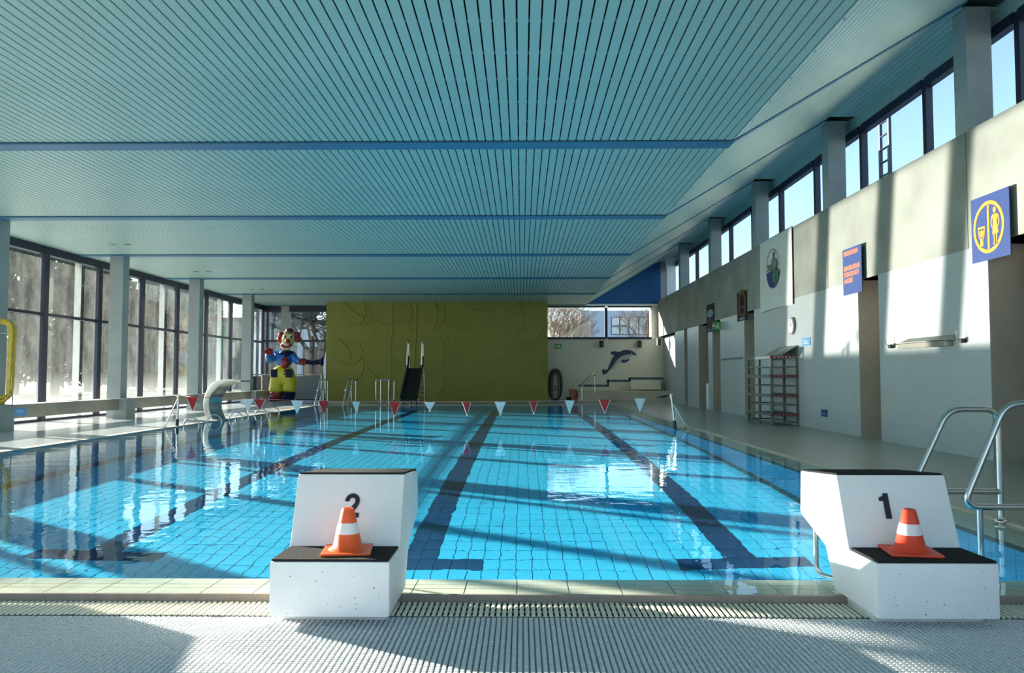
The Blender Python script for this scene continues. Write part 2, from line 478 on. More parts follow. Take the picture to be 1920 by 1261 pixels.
def ringplate(mb, c, r0, r1, o, u, v, n, t, seg=40, mi=0):
    o, u, v, n = Vector(o), Vector(u), Vector(v), Vector(n)
    vs, fs = [], []
    for i in range(seg):
        a = 2 * math.pi * i / seg
        for rr in (r0, r1):
            p = o + u * (c[0] + rr * math.cos(a)) + v * (c[1] + rr * math.sin(a))
            vs += [p, p + n * t]
    for i in range(seg):
        a, b = 4 * i, 4 * ((i + 1) % seg)
        fs += [(a + 1, a + 3, b + 3, b + 1), (a + 2, a + 3, b + 3, b + 2), (a, a + 1, b + 1, b)]
    mb.add(vs, fs, mi)

# ------------------------------------------------------------------ measures of the hall
BEAMS = [0.72 + 4.5 * k for k in range(-1, 8)]       # -3.78 .. 32.22
YB, YE = -2.6, 32.3                                   # back and end of the hall
XL = -10.5                                            # left glazing
XR = 5.5                                              # face of the right wall
ZC = 3.874                                            # slatted ceiling
RIM, WATER, DECK = 0.03, 0.026, 0.04
PX0, PX1, PY0, PY1 = -6.78, 3.3, 3.71, 27.3           # rim of the pool
IX0, IX1, IY0, IY1 = -8.35, 2.9, 4.03, 27.0           # its inner walls (the left one set back under the deck to keep the floor sunlit)
ZP = -1.77                                            # pool floor
SLOPE = 0.597
def zs(x): return ZC + (x - 2.55) * SLOPE             # sloping part of the ceiling

# ------------------------------------------------------------------ floors
m = MB(); m.box((-11.6, YB, -0.30), (7.0, 3.50, -0.010)); m.build('floor', M['grout'], kind='structure')
m = MB(); m.box((-11.6, 3.50, DECK - 0.011), (PX0 - 0.0, YE, DECK)); m.build('floor', M['deck_skylit'], kind='structure')
m = MB(); m.box((PX1, 3.50, -0.30), (7.0, YE, DECK)); m.build('floor', M['deck'], kind='structure')
m = MB(); m.box((PX0, PY1, DECK - 0.011), (PX1, YE + 0.6, DECK)); m.build('floor', M['deck'], kind='structure')

near = bpy.data.objects['floor']
def mosaic(x0, x1, y0, y1, p, gap, z0, z1, name, parent):
    vs, fs = [], []
    nx, ny = int((x1 - x0) / p), int((y1 - y0) / p)
    c = 0.0025
    for i in range(nx):
        for j in range(ny):
            x, y = x0 + i * p, y0 + j * p
            a, b, d, e = x, x + p - gap, y, y + p - gap * 0.75
            dz = random.uniform(-0.0006, 0.0004)
            k = len(vs)
            vs += [(a, d, z0), (b, d, z0), (b, e, z0), (a, e, z0), (a + c, d + c, z1 + dz), (b - c, d + c, z1 + dz), (b - c, e - c, z1 + dz), (a + c, e - c, z1 + dz)]
            fs += [(k + 4, k + 5, k + 6, k + 7), (k, k + 1, k + 5, k + 4), (k + 1, k + 2, k + 6, k + 5), (k + 2, k + 3, k + 7, k + 6), (k + 3, k, k + 4, k + 7)]
    me = bpy.data.meshes.new(name); me.from_pydata(vs, [], fs); me.materials.append(M['mosaic'])
    return link(name, me, parent, kind='stuff')
mosaic(-3.3, 3.5, 2.35, 3.495, 0.0225, 0.0042, -0.0095, 0.0, 'mosaic_tile', near)
m = MB(); m.box((-11.5, YB, -0.01), (6.9, 2.35, -0.001)); m.build('floor_panel', tile_mat('far_mosaic', (0.64, 0.64, 0.62), (0.35, 0.36, 0.36), 0.0225, 0.0225, 0.5, 0.0025, 0.4), near)
for a, b in ((-11.5, -3.3), (3.5, 6.9)):
    m = MB(); m.box((a, 2.35, -0.01), (b, 3.50, -0.001)); m.build('floor_panel', bpy.data.materials['far_mosaic'], near)
for (x, y) in ((-1.33, 3.46), (-1.98, 3.48), (1.80, 2.92)):      # dark cracks between the mosaic tiles
    m = MB(); m.box((x, y, 0.0), (x + 0.055, y + 0.006, 0.0012)); m.build('crack', M['speck'], near)

# gutter with its grating of single slats
g = thing('gutter_grate', 'cream slatted overflow grating along the near edge of the pool', 'grating', (0, 3.6, 0))
m = MB(); m.box((-9, 3.50, -0.25), (5, 3.505, -0.008)); m.box((-9, 3.70, -0.25), (5, 3.706, -0.008)); m.box((-9, 3.50, -0.27), (5, 3.706, -0.24)); m.build('channel', M['channel'], g)
m = MB()
for y in (3.53, 3.605, 3.68): m.box((-5.5, y - 0.004, -0.022), (4.2, y + 0.004, -0.012))
m.build('carrier_bar', M['grate'], g)
P = 0.0255
m = MB(); m.box((-0.0085, -0.098, -0.012), (0.0085, 0.098, 0.0)); sm = m.mesh('slat', M['grate'], bevel=0.004, seg=1)
n0 = int(-2.85 / P)
SLATS = 225
for i in range(SLATS):
    link('slat', sm, g, (( n0 + i) * P, 0.003, random.uniform(-0.001, 0.0005)))
m = MB()
for i in list(range(n0 - 95, n0)) + list(range(n0 + SLATS, n0 + SLATS + 60)):
    m.box((i * P - 0.0085, 3.505, -0.012), (i * P + 0.0085, 3.701, 0.0))
o = m.build('slat_rest', M['grate'], g, kind='stuff')

# ------------------------------------------------------------------ pool basin
def recv(o):
    o.cycles.is_caustics_receiver = True
    return o
pw = struct('pool_wall', (0, 0, 0))
m = MB()
m.box((IX0 - 0.3, PY0, ZP - 0.3), (PX1, IY0 + 0.0, -0.02)); m.box((IX0 - 0.3, IY1, ZP - 0.3), (PX1, PY1, -0.02))
m.box((IX0 - 0.3, IY0, ZP - 0.3), (IX0, IY1, -0.02)); m.box((IX1, IY0, ZP - 0.3), (PX1, IY1, -0.02))
recv(m.build('wall_core', M['poolgrout'], pw))
def wall_tiles(axis, fix, a0, a1, sgn, name):
    m = MB(); L, H, gap, t = 0.25, 0.125, 0.006, 0.006
    for i in range(int((a1 - a0) / L)):
        for j in range(13):
            p, q = a0 + i * L + gap / 2, a0 + (i + 1) * L - gap / 2
            z1 = -0.05 - j * H - gap / 2; z0 = z1 - H + gap
            mi = 1 if j == 0 and False else 0
            if axis == 'x': m.box((fix, p, z0), (fix + sgn * t, q, z1), mi)
            else: m.box((p, fix, z0), (q, fix + sgn * t, z1), mi)
    return recv(m.build(name, M['aqua'], pw, kind='stuff'))
wall_tiles('x', IX1, IY0, IY1, -1, 'tile'); wall_tiles('x', IX0, IY0, IY1, 1, 'tile')
wall_tiles('y', IY1, IX0, IX1, -1, 'tile')

pf = struct('pool_floor', (0, 0, ZP))
m = MB(); m.box((IX0, IY0, ZP - 0.3), (IX1, IY1, ZP)); recv(m.build('floor_core', M['poolgrout'], pf))
LANES = [1.706, -0.794, -3.294, -5.794]
TW, TL = 0.125, 0.25
def is_navy(x, y):
    for c in LANES:
        if abs(x - c) < 0.126 and 6.1 < y < 25.0: return True
        if abs(x - c) < 0.505 and (6.1 < y < 6.35 or 24.75 < y < 25.0): return True
    return False
tm = []
for mm in ('aqua', 'navy'):
    m = MB(); gp = 0.0045
    c = 0.003; x, y = TW / 2 - gp / 2, TL / 2 - gp / 2
    m.add([(-x, -y, 0), (x, -y, 0), (x, y, 0), (-x, y, 0), (-x + c, -y + c, .007), (x - c, -y + c, .007), (x - c, y - c, .007), (-x + c, y - c, .007)],
          [(4, 5, 6, 7), (0, 1, 5, 4), (1, 2, 6, 5), (2, 3, 7, 6), (3, 0, 4, 7)])
    tm.append(m.mesh('tile', M[mm]))
ox = LANES[0] - TW * 120
cells = []
for i in range(0, 200):
    x = ox + (i + 0.5) * TW
    if not (IX0 + 0.06 < x < IX1 - 0.05): continue
    for j in range(93):
        y = 4.1 + (j + 0.5) * TL - 0.0
        if y > IY1 - 0.1: continue
        cells.append((x, y))
near_cells = sorted([c for c in cells if c[1] > 5.7 and -3.6 < c[0] < 2.9], key=lambda c: c[1])[:300]
ns = set(near_cells)
for (x, y) in near_cells:
    recv(link('tile', tm[1 if is_navy(x, y) else 0], pf, (x, y, 0)))
vs, fs, mi = [], [], []
base = [tuple(v.co) for v in tm[0].vertices]; bf = [tuple(p.vertices) for p in tm[0].polygons]
for c in cells:
    if c in ns: continue
    k = len(vs); nv = 1 if is_navy(*c) else 0
    vs += [(v[0] + c[0], v[1] + c[1], v[2]) for v in base]
    fs += [tuple(i + k for i in f) for f in bf]; mi += [nv] * len(bf)
me = bpy.data.meshes.new('tile'); me.from_pydata(vs, [], fs)
me.materials.append(M['aqua']); me.materials.append(M['navy']); me.polygons.foreach_set('material_index', mi)
recv(link('tile_field', me, pf, kind='stuff'))

# coping: sloping rim tiles under a film of water
cp = struct('pool_coping', (0, 0, 0))
m = MB(); m.box((PX0 - 0.02, PY0, -0.2), (PX1 + 0.02, PY0 + 0.02, RIM), 0); m.build('riser', M['riser'], cp, bevel=0.004)
rows = [0.0, 0.125, 0.20, 0.32]
def cope_mesh(L, w0, w1):
    m = MB(); gp = 0.004; c = 0.002
    z = lambda w: 0.018 - w * 0.11
    a, b, p, q = -L / 2 + gp / 2, L / 2 - gp / 2, w0 + gp / 2, w1 - gp / 2
    m.add([(a, p, z(p) - .03), (b, p, z(p) - .03), (b, q, z(q) - .03), (a, q, z(q) - .03), (a, p, z(p)), (b, p, z(p)), (b, q, z(q)), (a, q, z(q))],
          [(0, 3, 2, 1), (4, 5, 6, 7), (0, 1, 5, 4), (1, 2, 6, 5), (2, 3, 7, 6), (3, 0, 4, 7)])
    return m.mesh('tile', M['coping'], bevel=0.0015, seg=1)
cm = [cope_mesh(0.2455, rows[k], rows[k + 1]) for k in range(3)]
nn = 0
tiles = []
for i in range(-26, 12):
    for k in range(3): tiles.append((0.10 + i * 0.2455, PY0 + 0.02, 0, 0, k))
for j in range(93):
    y = PY0 + 0.14 + j * 0.2455
    for k in range(3):
        tiles.append((PX1 - 0.02, y, 0, R(90), k))
tiles.sort(key=lambda t: (t[0] ** 2 + t[1] ** 2))
rest = MB()
for n_, (x, y, z, rz, k) in enumerate(tiles):
    if n_ < 290:
        o = recv(link('tile', cm[k], cp, (x, y, z))); o.rotation_euler = (0, 0, rz)
    else:
        mx_ = Matrix.Translation((x, y, z)) @ Matrix.Rotation(rz, 4, 'Z')
        rest.add([mx_ @ v.co for v in cm[k].vertices], [tuple(p.vertices) for p in cm[k].polygons])
recv(rest.build('tile_rest', M['coping'], cp, kind='stuff'))
m = MB(); m.box((PX0 - 1.2, PY0 + 0.02, -0.12), (PX1, IY0, -0.05)); m.box((PX1, PY0, -0.12), (IX1 + 0.02, PY1, -0.05)); m.box((PX0, IY1, -0.12), (PX1, PY1, -0.01))
recv(m.build('bed', M['grout'], cp))
for a, b in (((PX1 - 0.02, PY0, -0.1), (PX1 + 0.03, PY1, DECK + 0.002)), ((PX0 - 0.13, PY0, 0.0285), (PX0 + 0.02, PY1, DECK + 0.002)), ((PX0, PY1 - 0.02, -0.1), (PX1, PY1 + 0.03, DECK + 0.002))):
    m = MB(); m.box(a, b); m.build('edge_strip', M['basin'], cp)

m = MB()
# the sheet runs on under the left and far deck, unseen, to get sunlight onto the pool floor
m.add([(PX0 - 4.5, PY0 + 0.004, WATER), (PX1 - 0.02, PY0 + 0.004, WATER), (PX1 - 0.02, PY1 + 4.2, WATER), (PX0 - 4.5, PY1 + 4.2, WATER)], [(0, 1, 2, 3)])
me = bpy.data.meshes.new('pool_water'); me.from_pydata([tuple(v) for v in m.v], [], [(0, 1, 2, 3)]); me.materials.append(M['water'])
wo = link('pool_water', me, None, kind='structure')
for p in wo.data.polygons: p.use_smooth = True
wo.cycles.is_caustics_caster = True

# ------------------------------------------------------------------ ceiling
SP = 0.0995
NS = int((2.55 - XL) / SP)
for b in range(len(BEAMS) - 1):
    y0, y1 = BEAMS[b] + 0.15, BEAMS[b + 1] - 0.15
    if y1 < YB: continue
    y0 = max(y0, YB)
    c = struct('ceiling', (0, (y0 + y1) / 2, ZC))
    L = (y1 - y0) / 2
    single = 1 <= b <= 4
    m = MB(); m.box((-0.0425, -L, 0), (0.0425, L, 0.014)); smesh = m.mesh('slat', M['slat'])
    far = MB()
    for i in range(NS + 1):
        x = 2.55 - 0.05 - i * SP
        if single: link('slat', smesh, c, (x, 0, 0))
        else: far.box((x - 0.0425, y0, ZC), (x + 0.0425, y1, ZC + 0.014))
    if not single: far.build('slat_field', M['slat'], c, kind='stuff')
    r = MB(); y = y0 + 0.32
    while y < y1:
        r.box((XL, y - 0.02, ZC + 0.016), (2.6, y + 0.02, ZC + 0.04)); y += 0.64
    r.build('runner', M['runner'], c)
    # the rising strip along the right wall
    ang = math.atan(SLOPE); nsl = 33
    m = MB(); m.box((-0.044, -L, 0), (0.044, L, 0.012)); sm2 = m.mesh('slat', M['slat'])
    far = MB()
    for i in range(nsl):
        d = 0.05 + i * 0.1005
        x, z = 2.56 + d * math.cos(ang), ZC + d * math.sin(ang)
        if b in (1, 2, 3):
            o = link('slat', sm2, c, (x, 0, z - ZC)); o.rotation_euler = (0, -ang, 0)
        else:
            mm = Matrix.Translation((x, (y0 + y1) / 2, z)) @ Matrix.Rotation(-ang, 4, 'Y')
            far.add([mm @ v.co for v in sm2.vertices], [tuple(p.vertices) for p in sm2.polygons])
    if far.v: far.build('sloping_slat_field', M['slat'], c, kind='stuff')
    far = MB()
    for i in range(6): far.box((5.44 + i * 0.1, y0, 5.62), (5.528 + i * 0.1, y1, 5.634))
    far.build('soffit_slat_field', M['slat'], c, kind='stuff')
for b in BEAMS[1:]:
    bm_ = struct('ceiling_beam', (0, b, ZC))
    m = MB(); m.box((XL, b - 0.14, ZC - 0.022), (2.57, b + 0.14, ZC + 0.05)); m.build('flat_strip', M['beam'], bm_)
    m = MB(); m.prism([(2.55, ZC - 0.02), (5.45, zs(5.45) - 0.02), (5.45, zs(5.45) + 0.05), (2.55, ZC + 0.05)], 'y', b - 0.10, b + 0.05); m.build('sloping_strip', M['beam'], bm_)
    m = MB(); m.box((XL, b - 0.158, ZC - 0.004), (2.56, b - 0.142, ZC + 0.05)); m.build('painted_shadow_strip', M['plenum'], bm_)  # solid dark strip imitating the recess shadow along the beam
rf = struct('roof', (0, 0, 4))
m = MB(); m.box((-11.7, YB, ZC + 0.09), (2.62, YE + 0.6, 4.35)); m.build('flat_roof', M['plenum'], rf)
m = MB(); m.prism([(2.5, ZC + 0.09), (5.46, zs(5.46) + 0.09), (6.15, 5.70), (6.15, 5.95), (5.3, 5.95), (2.5, 4.35)], 'y', YB, YE + 0.6); m.build('pitched_roof', M['plenum'], rf)
m = MB(); m.prism([(2.55, ZC + 0.02), (5.46, zs(5.46) + 0.02), (5.46, zs(5.46) + 0.09), (2.55, ZC + 0.09)], 'y', YB, YE); m.build('backing', M['plenum'], rf)

for (x, y) in ((-8.7, 17.1), (-8.7, 21.6), (-8.7, 26.1)):
    near_w = {17.1: 'nearest', 21.6: 'second', 26.1: 'third'}[y]
    t = thing('ceiling_light', 'small twin recessed downlight in the slatted ceiling by the left windows, %s along the row' % near_w, 'light', (x, y, ZC), group='twin downlights over the left deck')
    for dx in (-0.17, 0.17):
        m = MB(); m.lathe([(0.075, -0.012), (0.075, 0.0), (0.05, 0.0), (0.05, -0.004)], (x + dx, y, ZC), 20); rg = m.build('trim_ring', M['steel'], t, smooth=True)
        m = MB(); m.lathe([(0.02, -0.003), (0.048, -0.006), (0.048, 0.0)], (x + dx, y, ZC - 0.002), 16); m.build('lens', M['darkglass'], t, smooth=True)

# ------------------------------------------------------------------ left glazing
MULL = [17.4 + 2.25 * k for k in range(-9, 7)]
k = 0
for a in MULL:
    y0, y1 = max(a, YB), min(a + 2.25, YE)
    if y1 - y0 < 0.2: continue
    k += 1
    w = struct('window_%d' % k, (XL, y0, 0))
    if abs(a - 8.4) > 0.1:                       # one unseen post left out to keep its shadow off the near deck
        m = MB(); m.box((XL - 0.06, y0 - 0.09, -0.05), (XL + 0.06, y0 + 0.09, 3.86)); m.build('mullion', M['frame'], w, bevel=0.004)
    m = MB(); m.box((XL - 0.05, y0 + 0.09, 2.345), (XL + 0.045, y1 - 0.09, 2.41)); m.build('transom', M['frame'], w, bevel=0.004)
    m = MB(); m.box((XL - 0.07, y0 + 0.09, 3.70), (XL + 0.055, y1 - 0.09, 3.87)); m.build('head_rail', M['frame'], w)
    m = MB(); m.box((XL - 0.05, y0 + 0.09, -0.05), (XL + 0.045, y1 - 0.09, 0.09)); m.build('sill', M['frame'], w)
    m = MB(); m.box((XL - 0.005, y0 + 0.07, 0.09), (XL + 0.005, y1 - 0.07, 2.36)); m.build('pane', M['fogglass'], w)
    m = MB(); m.box((XL - 0.005, y0 + 0.07, 2.40), (XL + 0.005, y1 - 0.07, 3.71)); m.build('pane', M['topglass'], w)
# concrete columns in front of the glass
for b in BEAMS:
    if b < YB: continue
    c = struct('column', (-9.58, b + 0.15, 0))
    m = MB(); m.box((-9.75, b, 0), (-9.42, b + 0.30, ZC + 0.02)); m.build('shaft', M['column'], c, bevel=0.012)
    m = MB(); m.box((-9.42, b - 0.35, 0), (-9.10, b + 0.08, 0.50)); m.build('bench_pier', M['column'], c, bevel=0.008)
    # white outer posts just beyond the glass
    p = struct('outer_post', (XL - 0.18, b + 0.30, 0))
    m = MB(); m.box((XL - 0.22, b + 0.25, -0.1), (XL - 0.11, b + 0.36, 3.95)); m.build('shaft', M['postwhite'], p, bevel=0.01)
# benches
bi = 0
names = {3: 'partly outside the picture, its near end by the yellow hose', 4: 'between the first and second grey columns', 5: 'behind the steel spout', 6: 'farthest, by the clown'}
for i, b in enumerate(BEAMS[1:-1], 1):
    t = thing('bench', 'grey slab bench below the left windows, ' + {1: 'nearest', 2: 'second', 3: 'its near end by the yellow hose coil', 4: 'between the two piers beside the white pennant pole', 5: 'behind the curved steel spout', 6: 'second from the far end', 7: 'at the far end'}[i], 'bench', (-9.3, b + 2, 0), group='slab benches below the left windows')
    m = MB(); m.box((-9.70, b + 0.31, 0.44), (-9.26, b + 4.14, 0.50)); m.build('seat', M['bench'], t, bevel=0.006)
    m = MB(); m.box((-9.34, b + 0.085, 0.245), (-9.275, b + 4.145, 0.44)); m.build('front_board', M['bench'], t, bevel=0.004)
t = thing('notice_plate', 'small light blue notice plate on the front of the bench by the yellow hose', 'sign', (-9.27, 14.72, 0.37))
m = MB(); m.box((-9.274, 14.52, 0.29), (-9.262, 14.92, 0.44)); m.build('plate', M['ltblue'], t, bevel=0.003)
m = MB(); m.box((-9.2625, 14.62, 0.355), (-9.259, 14.86, 0.365)); m.box((-9.2625, 14.62, 0.385), (-9.259, 14.8, 0.393)); m.build('print_line', M['white'], t)

# ------------------------------------------------------------------ right wall: band, piers, columns, clerestory
ZB0, ZB1 = CAMZ + 0.283 * XR, CAMZ + 0.548 * XR            # 2.59 .. 4.04
joints = [YB, 5.2, 9.85, 14.35, 18.85, 23.4, 28.0, YE]
wr = struct('wall_right', (XR, 0, ZB0))
for a, b in zip(joints[:-1], joints[1:]):
    m = MB(); m.box((XR, a + 0.006, ZB0), (XR + 0.6, b - 0.006, ZB1)); m.build('panel', M['concrete'], wr, bevel=0.006)
m = MB(); m.box((XR + 0.06, YB, ZB0 + 0.02), (XR + 0.62, YE, ZB1 - 0.02)); m.build('band_core', M['column'], wr)
piers = [(-2.6, 6.4), (9.45, 12.35), (12.35, 12.351), (13.10, 18.95), (19.8, 22.2), (23.1, 23.64), (24.9, 26.6), (27.1, 28.7)]
openings = [(6.4, 9.45), (12.35, 13.1), (18.95, 19.8), (22.2, 23.1), (23.64, 24.9), (26.6, 27.1)]
p0 = struct('wall_right', (XR, 0, 0))
m = MB()
for (a, b) in piers:
    if b - a < 0.1: continue
    m = MB(); m.box((XR, a, -0.01), (XR + 0.012, b, ZB0 + 0.002)); m.build('tiled_face', M['wall'], p0)
    m = MB(); m.box((XR + 0.012, a, -0.01), (XR + 0.55, b, ZB0 + 0.002)); m.build('pier', M['reveal'], p0)
m = MB(); m.box((XR + 0.5, YB, -0.02), (XR + 0.8, YE + 0.6, ZB0 + 0.002)); m.build('back_wall', M['reveal'], p0)
m = MB(); m.box((5.72, 28.75, -0.02), (XR + 0.5, YE, ZB0 + 0.002)); m.build('recess_face', M['wall'], p0)
m = MB(); m.box((XR + 0.02, YB, ZB0), (XR + 0.8, YE + 0.6, ZB0 + 0.1)); m.build('lintel', M['reveal'], p0)
di = 0
for (a, b) in openings:
    di += 1
    d = struct('door_%d' % di, (XR + 0.45, (a + b) / 2, 0))
    m = MB(); m.box((XR + 0.44, a + 0.001, 0.02), (XR + 0.50, b - 0.001, 2.35)); m.build('leaf', M['dark'] if di in (1, 5, 6) else M['reveal'], d)
    m = MB(); m.box((XR + 0.43, a, 2.30), (XR + 0.5, b, 2.36)); m.build('door_head', M['column'], d)
    if di == 1:
        m = MB(); m.box((XR + 0.41, a, 1.96), (XR + 0.5, b, 2.02)); m.build('crossbar', M['column'], d)
# clerestory windows
WXR = 6.0
mull = [9.5 + 2.22 * k for k in range(-5, 11)]
k = 20
for a in mull:
    y0, y1 = max(a, YB), min(a + 2.22, YE)
    if y1 - y0 < 0.3: continue
    k += 1
    w = struct('window_%d' % k, (WXR, y0, 4))
    m = MB(); m.box((WXR - 0.05, y0 - 0.05, ZB1 - 0.02), (WXR + 0.06, y0 + 0.05, 5.40)); m.build('mullion', M['frame'], w, bevel=0.004)
    m = MB(); m.box((WXR - 0.06, y0 + 0.05, 5.28), (WXR + 0.06, y1 - 0.05, 5.42)); m.build('head_rail', M['frame'], w)
    m = MB(); m.box((WXR - 0.05, y0 + 0.05, ZB1 - 0.02), (WXR + 0.06, y1 - 0.05, ZB1 + 0.05)); m.build('sill', M['frame'], w)
    m = MB(); m.box((WXR - 0.004, y0 + 0.03, ZB1 + 0.04), (WXR + 0.004, y1 - 0.03, 5.30)); m.build('pane', M['glass'], w)
    m = MB(); m.box((WXR - 0.03, y0, 5.42), (WXR + 0.05, y1, 5.66)); m.build('fascia', M['fascia'], w)
for b in BEAMS[1:-1]:
    c = struct('column', (5.7, b + 0.28, ZB1))
    m = MB(); m.box((XR + 0.04, b + 0.13, ZB1 - 0.01), (XR + 0.36, b + 0.43, 5.64)); m.build('shaft', M['column'], c, bevel=0.012)
c = struct('column', (5.8, 31.2, ZB1)); m = MB(); m.box((5.62, 30.9, ZB1), (5.98, 31.2, 5.64)); m.build('shaft', M['white'], c, bevel=0.012)
# flat outer roof beyond the clerestory and the ladder that stands on it
m = MB(); m.box((6.1, YB, 3.55), (11.5, YE + 0.6, 3.78)); m.build('roof', M['paving'], kind='structure')
t = thing('roof_ladder', 'blue metal ladder standing on the roof outside the high right window', 'ladder', (7.4, 15.9, 3.8))
X0, dY = 7.3, 0.0
ya, yb = wy(1655, X0), wy(1672, X0)
for yy in (ya, yb):
    m = MB(); m.box((X0 - 0.02, yy - 0.035, 3.78), (X0 + 0.04, yy + 0.035, 6.4)); m.build('rail', M['frame'], t, bevel=0.005)
for i in range(9):
    m = MB(); m.tube([(X0 + 0.01, ya, 3.98 + i * 0.27), (X0 + 0.01, yb, 3.98 + i * 0.27)], 0.022, 8); m.build('rung', M['frame'], t, smooth=True)

# ------------------------------------------------------------------ far end
# yellow relief wall
YW = 30.7
x0, x1 = wx(610, YW), wx(1027, YW)
yw = struct('wall_yellow', (x0, YW, 0))
m = MB(); m.box((x0, YW, 0.02), (x1, YE + 0.3, ZC + 0.03)); m.build('plaster', M['yellow'], yw, bevel=0.01)
def relief(pts, w=0.035, closed=False):
    m = MB()
    m.tube([(wx(px, YW), YW + 0.004, wz(py, YW)) for px, py in pts], w, 6, closed); m.build('relief_line', M['yellow'], yw, smooth=True)
def parc(cx, cy, rx, ry, a0, a1, n=14): return [(cx + rx * math.cos(R(a0 + (a1 - a0) * i / n)), cy - ry * math.sin(R(a0 + (a1 - a0) * i / n))) for i in range(n + 1)]
relief(parc(662, 583, 22, 26, 60, -110)); relief(parc(680, 592, 15, 17, 70, -120)); relief([(640, 566), (668, 590), (694, 597), (724, 612)])
relief(parc(655, 660, 22, 24, 60, -140)); relief(parc(655, 685, 26, 30, 30, -70)); relief([(634, 635), (652, 655), (656, 672)]); relief([(688, 690), (712, 712), (716, 714)])
relief([(735, 566), (735, 625), (732, 640), (732, 700), (730, 748)]); relief([(780, 566), (779, 640), (775, 700)])
relief(parc(755, 588, 16, 26, 80, -60)); relief(parc(768, 600, 12, 20, 40, -90)); relief(parc(805, 590, 14, 30, 70, -70)); relief(parc(818, 588, 15, 26, 60, -80))
relief([(832, 566), (832, 605), (850, 615), (880, 622)]); relief(parc(815, 662, 16, 36, 60, -60)); relief(parc(808, 710, 24, 32, 20, -70)); relief(parc(845, 650, 10, 22, 150, 20))
relief(parc(820, 745, 16, 34, 80, -5)); relief(parc(880, 700, 30, 46, -20, -110)); relief(parc(955, 595, 26, 40, 70, -70)); relief(parc(975, 600, 46, 44, 40, -100))
relief(parc(1003, 650, 18, 60, 60, -60)); relief([(860, 566), (876, 578), (905, 582)]); relief(parc(780, 612, 60, 12, 170, 20)); relief(parc(1000, 745, 22, 14, 150, 30))

# end wall with the dolphin, recessed to the right
we = struct('wall_end', (3, YE, 0))
zw0, zw1 = wz(634, YE), wz(576, YE)
m = MB(); m.box((x1 - 0.3, YE, 0.0), (6.9, YE + 0.25, zw0)); m.build('tiled_face', M['wallend'], we)
m = MB(); m.box((5.2, YE, zw0), (6.9, YE + 0.25, ZC + 0.2)); m.build('jamb_face', M['wallend'], we)
m = MB(); m.box((x1 - 0.3, YE - 0.1, ZC - 0.03), (5.48, YE + 0.25, ZC + 0.05)); m.build('pale_lintel', M['white'], we)
wb = struct('wall_end', (4, YE, ZC))
m = MB(); m.prism([(2.6, ZC + 0.05), (5.62, ZC + 0.05), (5.62, 5.62), (5.46, zs(5.46) - 0.01), (2.6, ZC + 0.06)], 'y', YE - 0.06, YE + 0.25); m.build('blue_gable', M['blue'], wb)
m = MB(); m.box((5.6, YE - 0.05, ZB1), (6.2, YE + 0.25, 5.7)); m.build('gable_end', M['column'], wb)
for i, (a, b) in enumerate(((x1 - 0.02, 3.37), (3.48, 5.24))):
    w = struct('window_%d' % (41 + i), (a, YE, zw0))
    m = MB(); m.box((a, YE - 0.04, zw0 - 0.04), (b, YE + 0.08, zw0 + 0.05)); m.build('sill', M['frame'], w)
    m = MB(); m.box((a, YE - 0.04, zw1), (b, YE + 0.08, zw1 + 0.13)); m.build('head_rail', M['frame'], w)
    m = MB(); m.box((a, YE - 0.004, zw0 + 0.05), (b, YE + 0.004, zw1)); m.build('pane', M['glass'], w)
    m = MB(); m.box((b - 0.01, YE - 0.04, zw0), (b + 0.10, YE + 0.08, zw1)); m.build('jamb', M['frame'] if i == 0 else M['white'], w)

# end glazing on the left
for i, (a, b) in enumerate(((-10.5, wx(499, YE)), (wx(499, YE), x0 + 0.12 - 0.05))):
    w = struct('window_%d' % (44 + i), (a, YE, 0))
    for nm, p, q in (('mullion', (a - 0.03, YE - 0.06, 0), (a + 0.07, YE + 0.06, 3.86)), ('transom', (a + 0.05, YE - 0.04, 2.40), (b, YE + 0.04, 2.48)),
                     ('head_rail', (a + 0.05, YE - 0.06, 3.62), (b, YE + 0.06, 3.88)), ('sill', (a + 0.05, YE - 0.05, 0), (b, YE + 0.05, 0.12))):
        m = MB(); m.box(p, q); m.build(nm, M['frame'], w)
    for (p, q) in ((0.12, 2.41), (2.47, 3.63)):
        m = MB(); m.box((a + 0.05, YE - 0.004, p), (b, YE + 0.004, q)); m.build('pane', M['glass'], w)

# the wall behind the viewer: glazed, with posts
for i in range(8):
    a, b = -10.5 + i * 2.0, -8.5 + i * 2.0
    w = struct('window_%d' % (50 + i), (a, YB, 0))
    m = MB(); m.box((a - 0.05, YB - 0.06, -0.05), (a + 0.05, YB + 0.06, ZC)); m.build('mullion', M['frame'], w)
    m = MB(); m.box((a, YB - 0.08, -0.05), (b, YB + 0.06, 0.35)); m.build('parapet', M['concrete'], w)
    m = MB(); m.box((a, YB - 0.004, 0.35), (b, YB + 0.004, ZC)); m.build('pane', M['glass'], w)
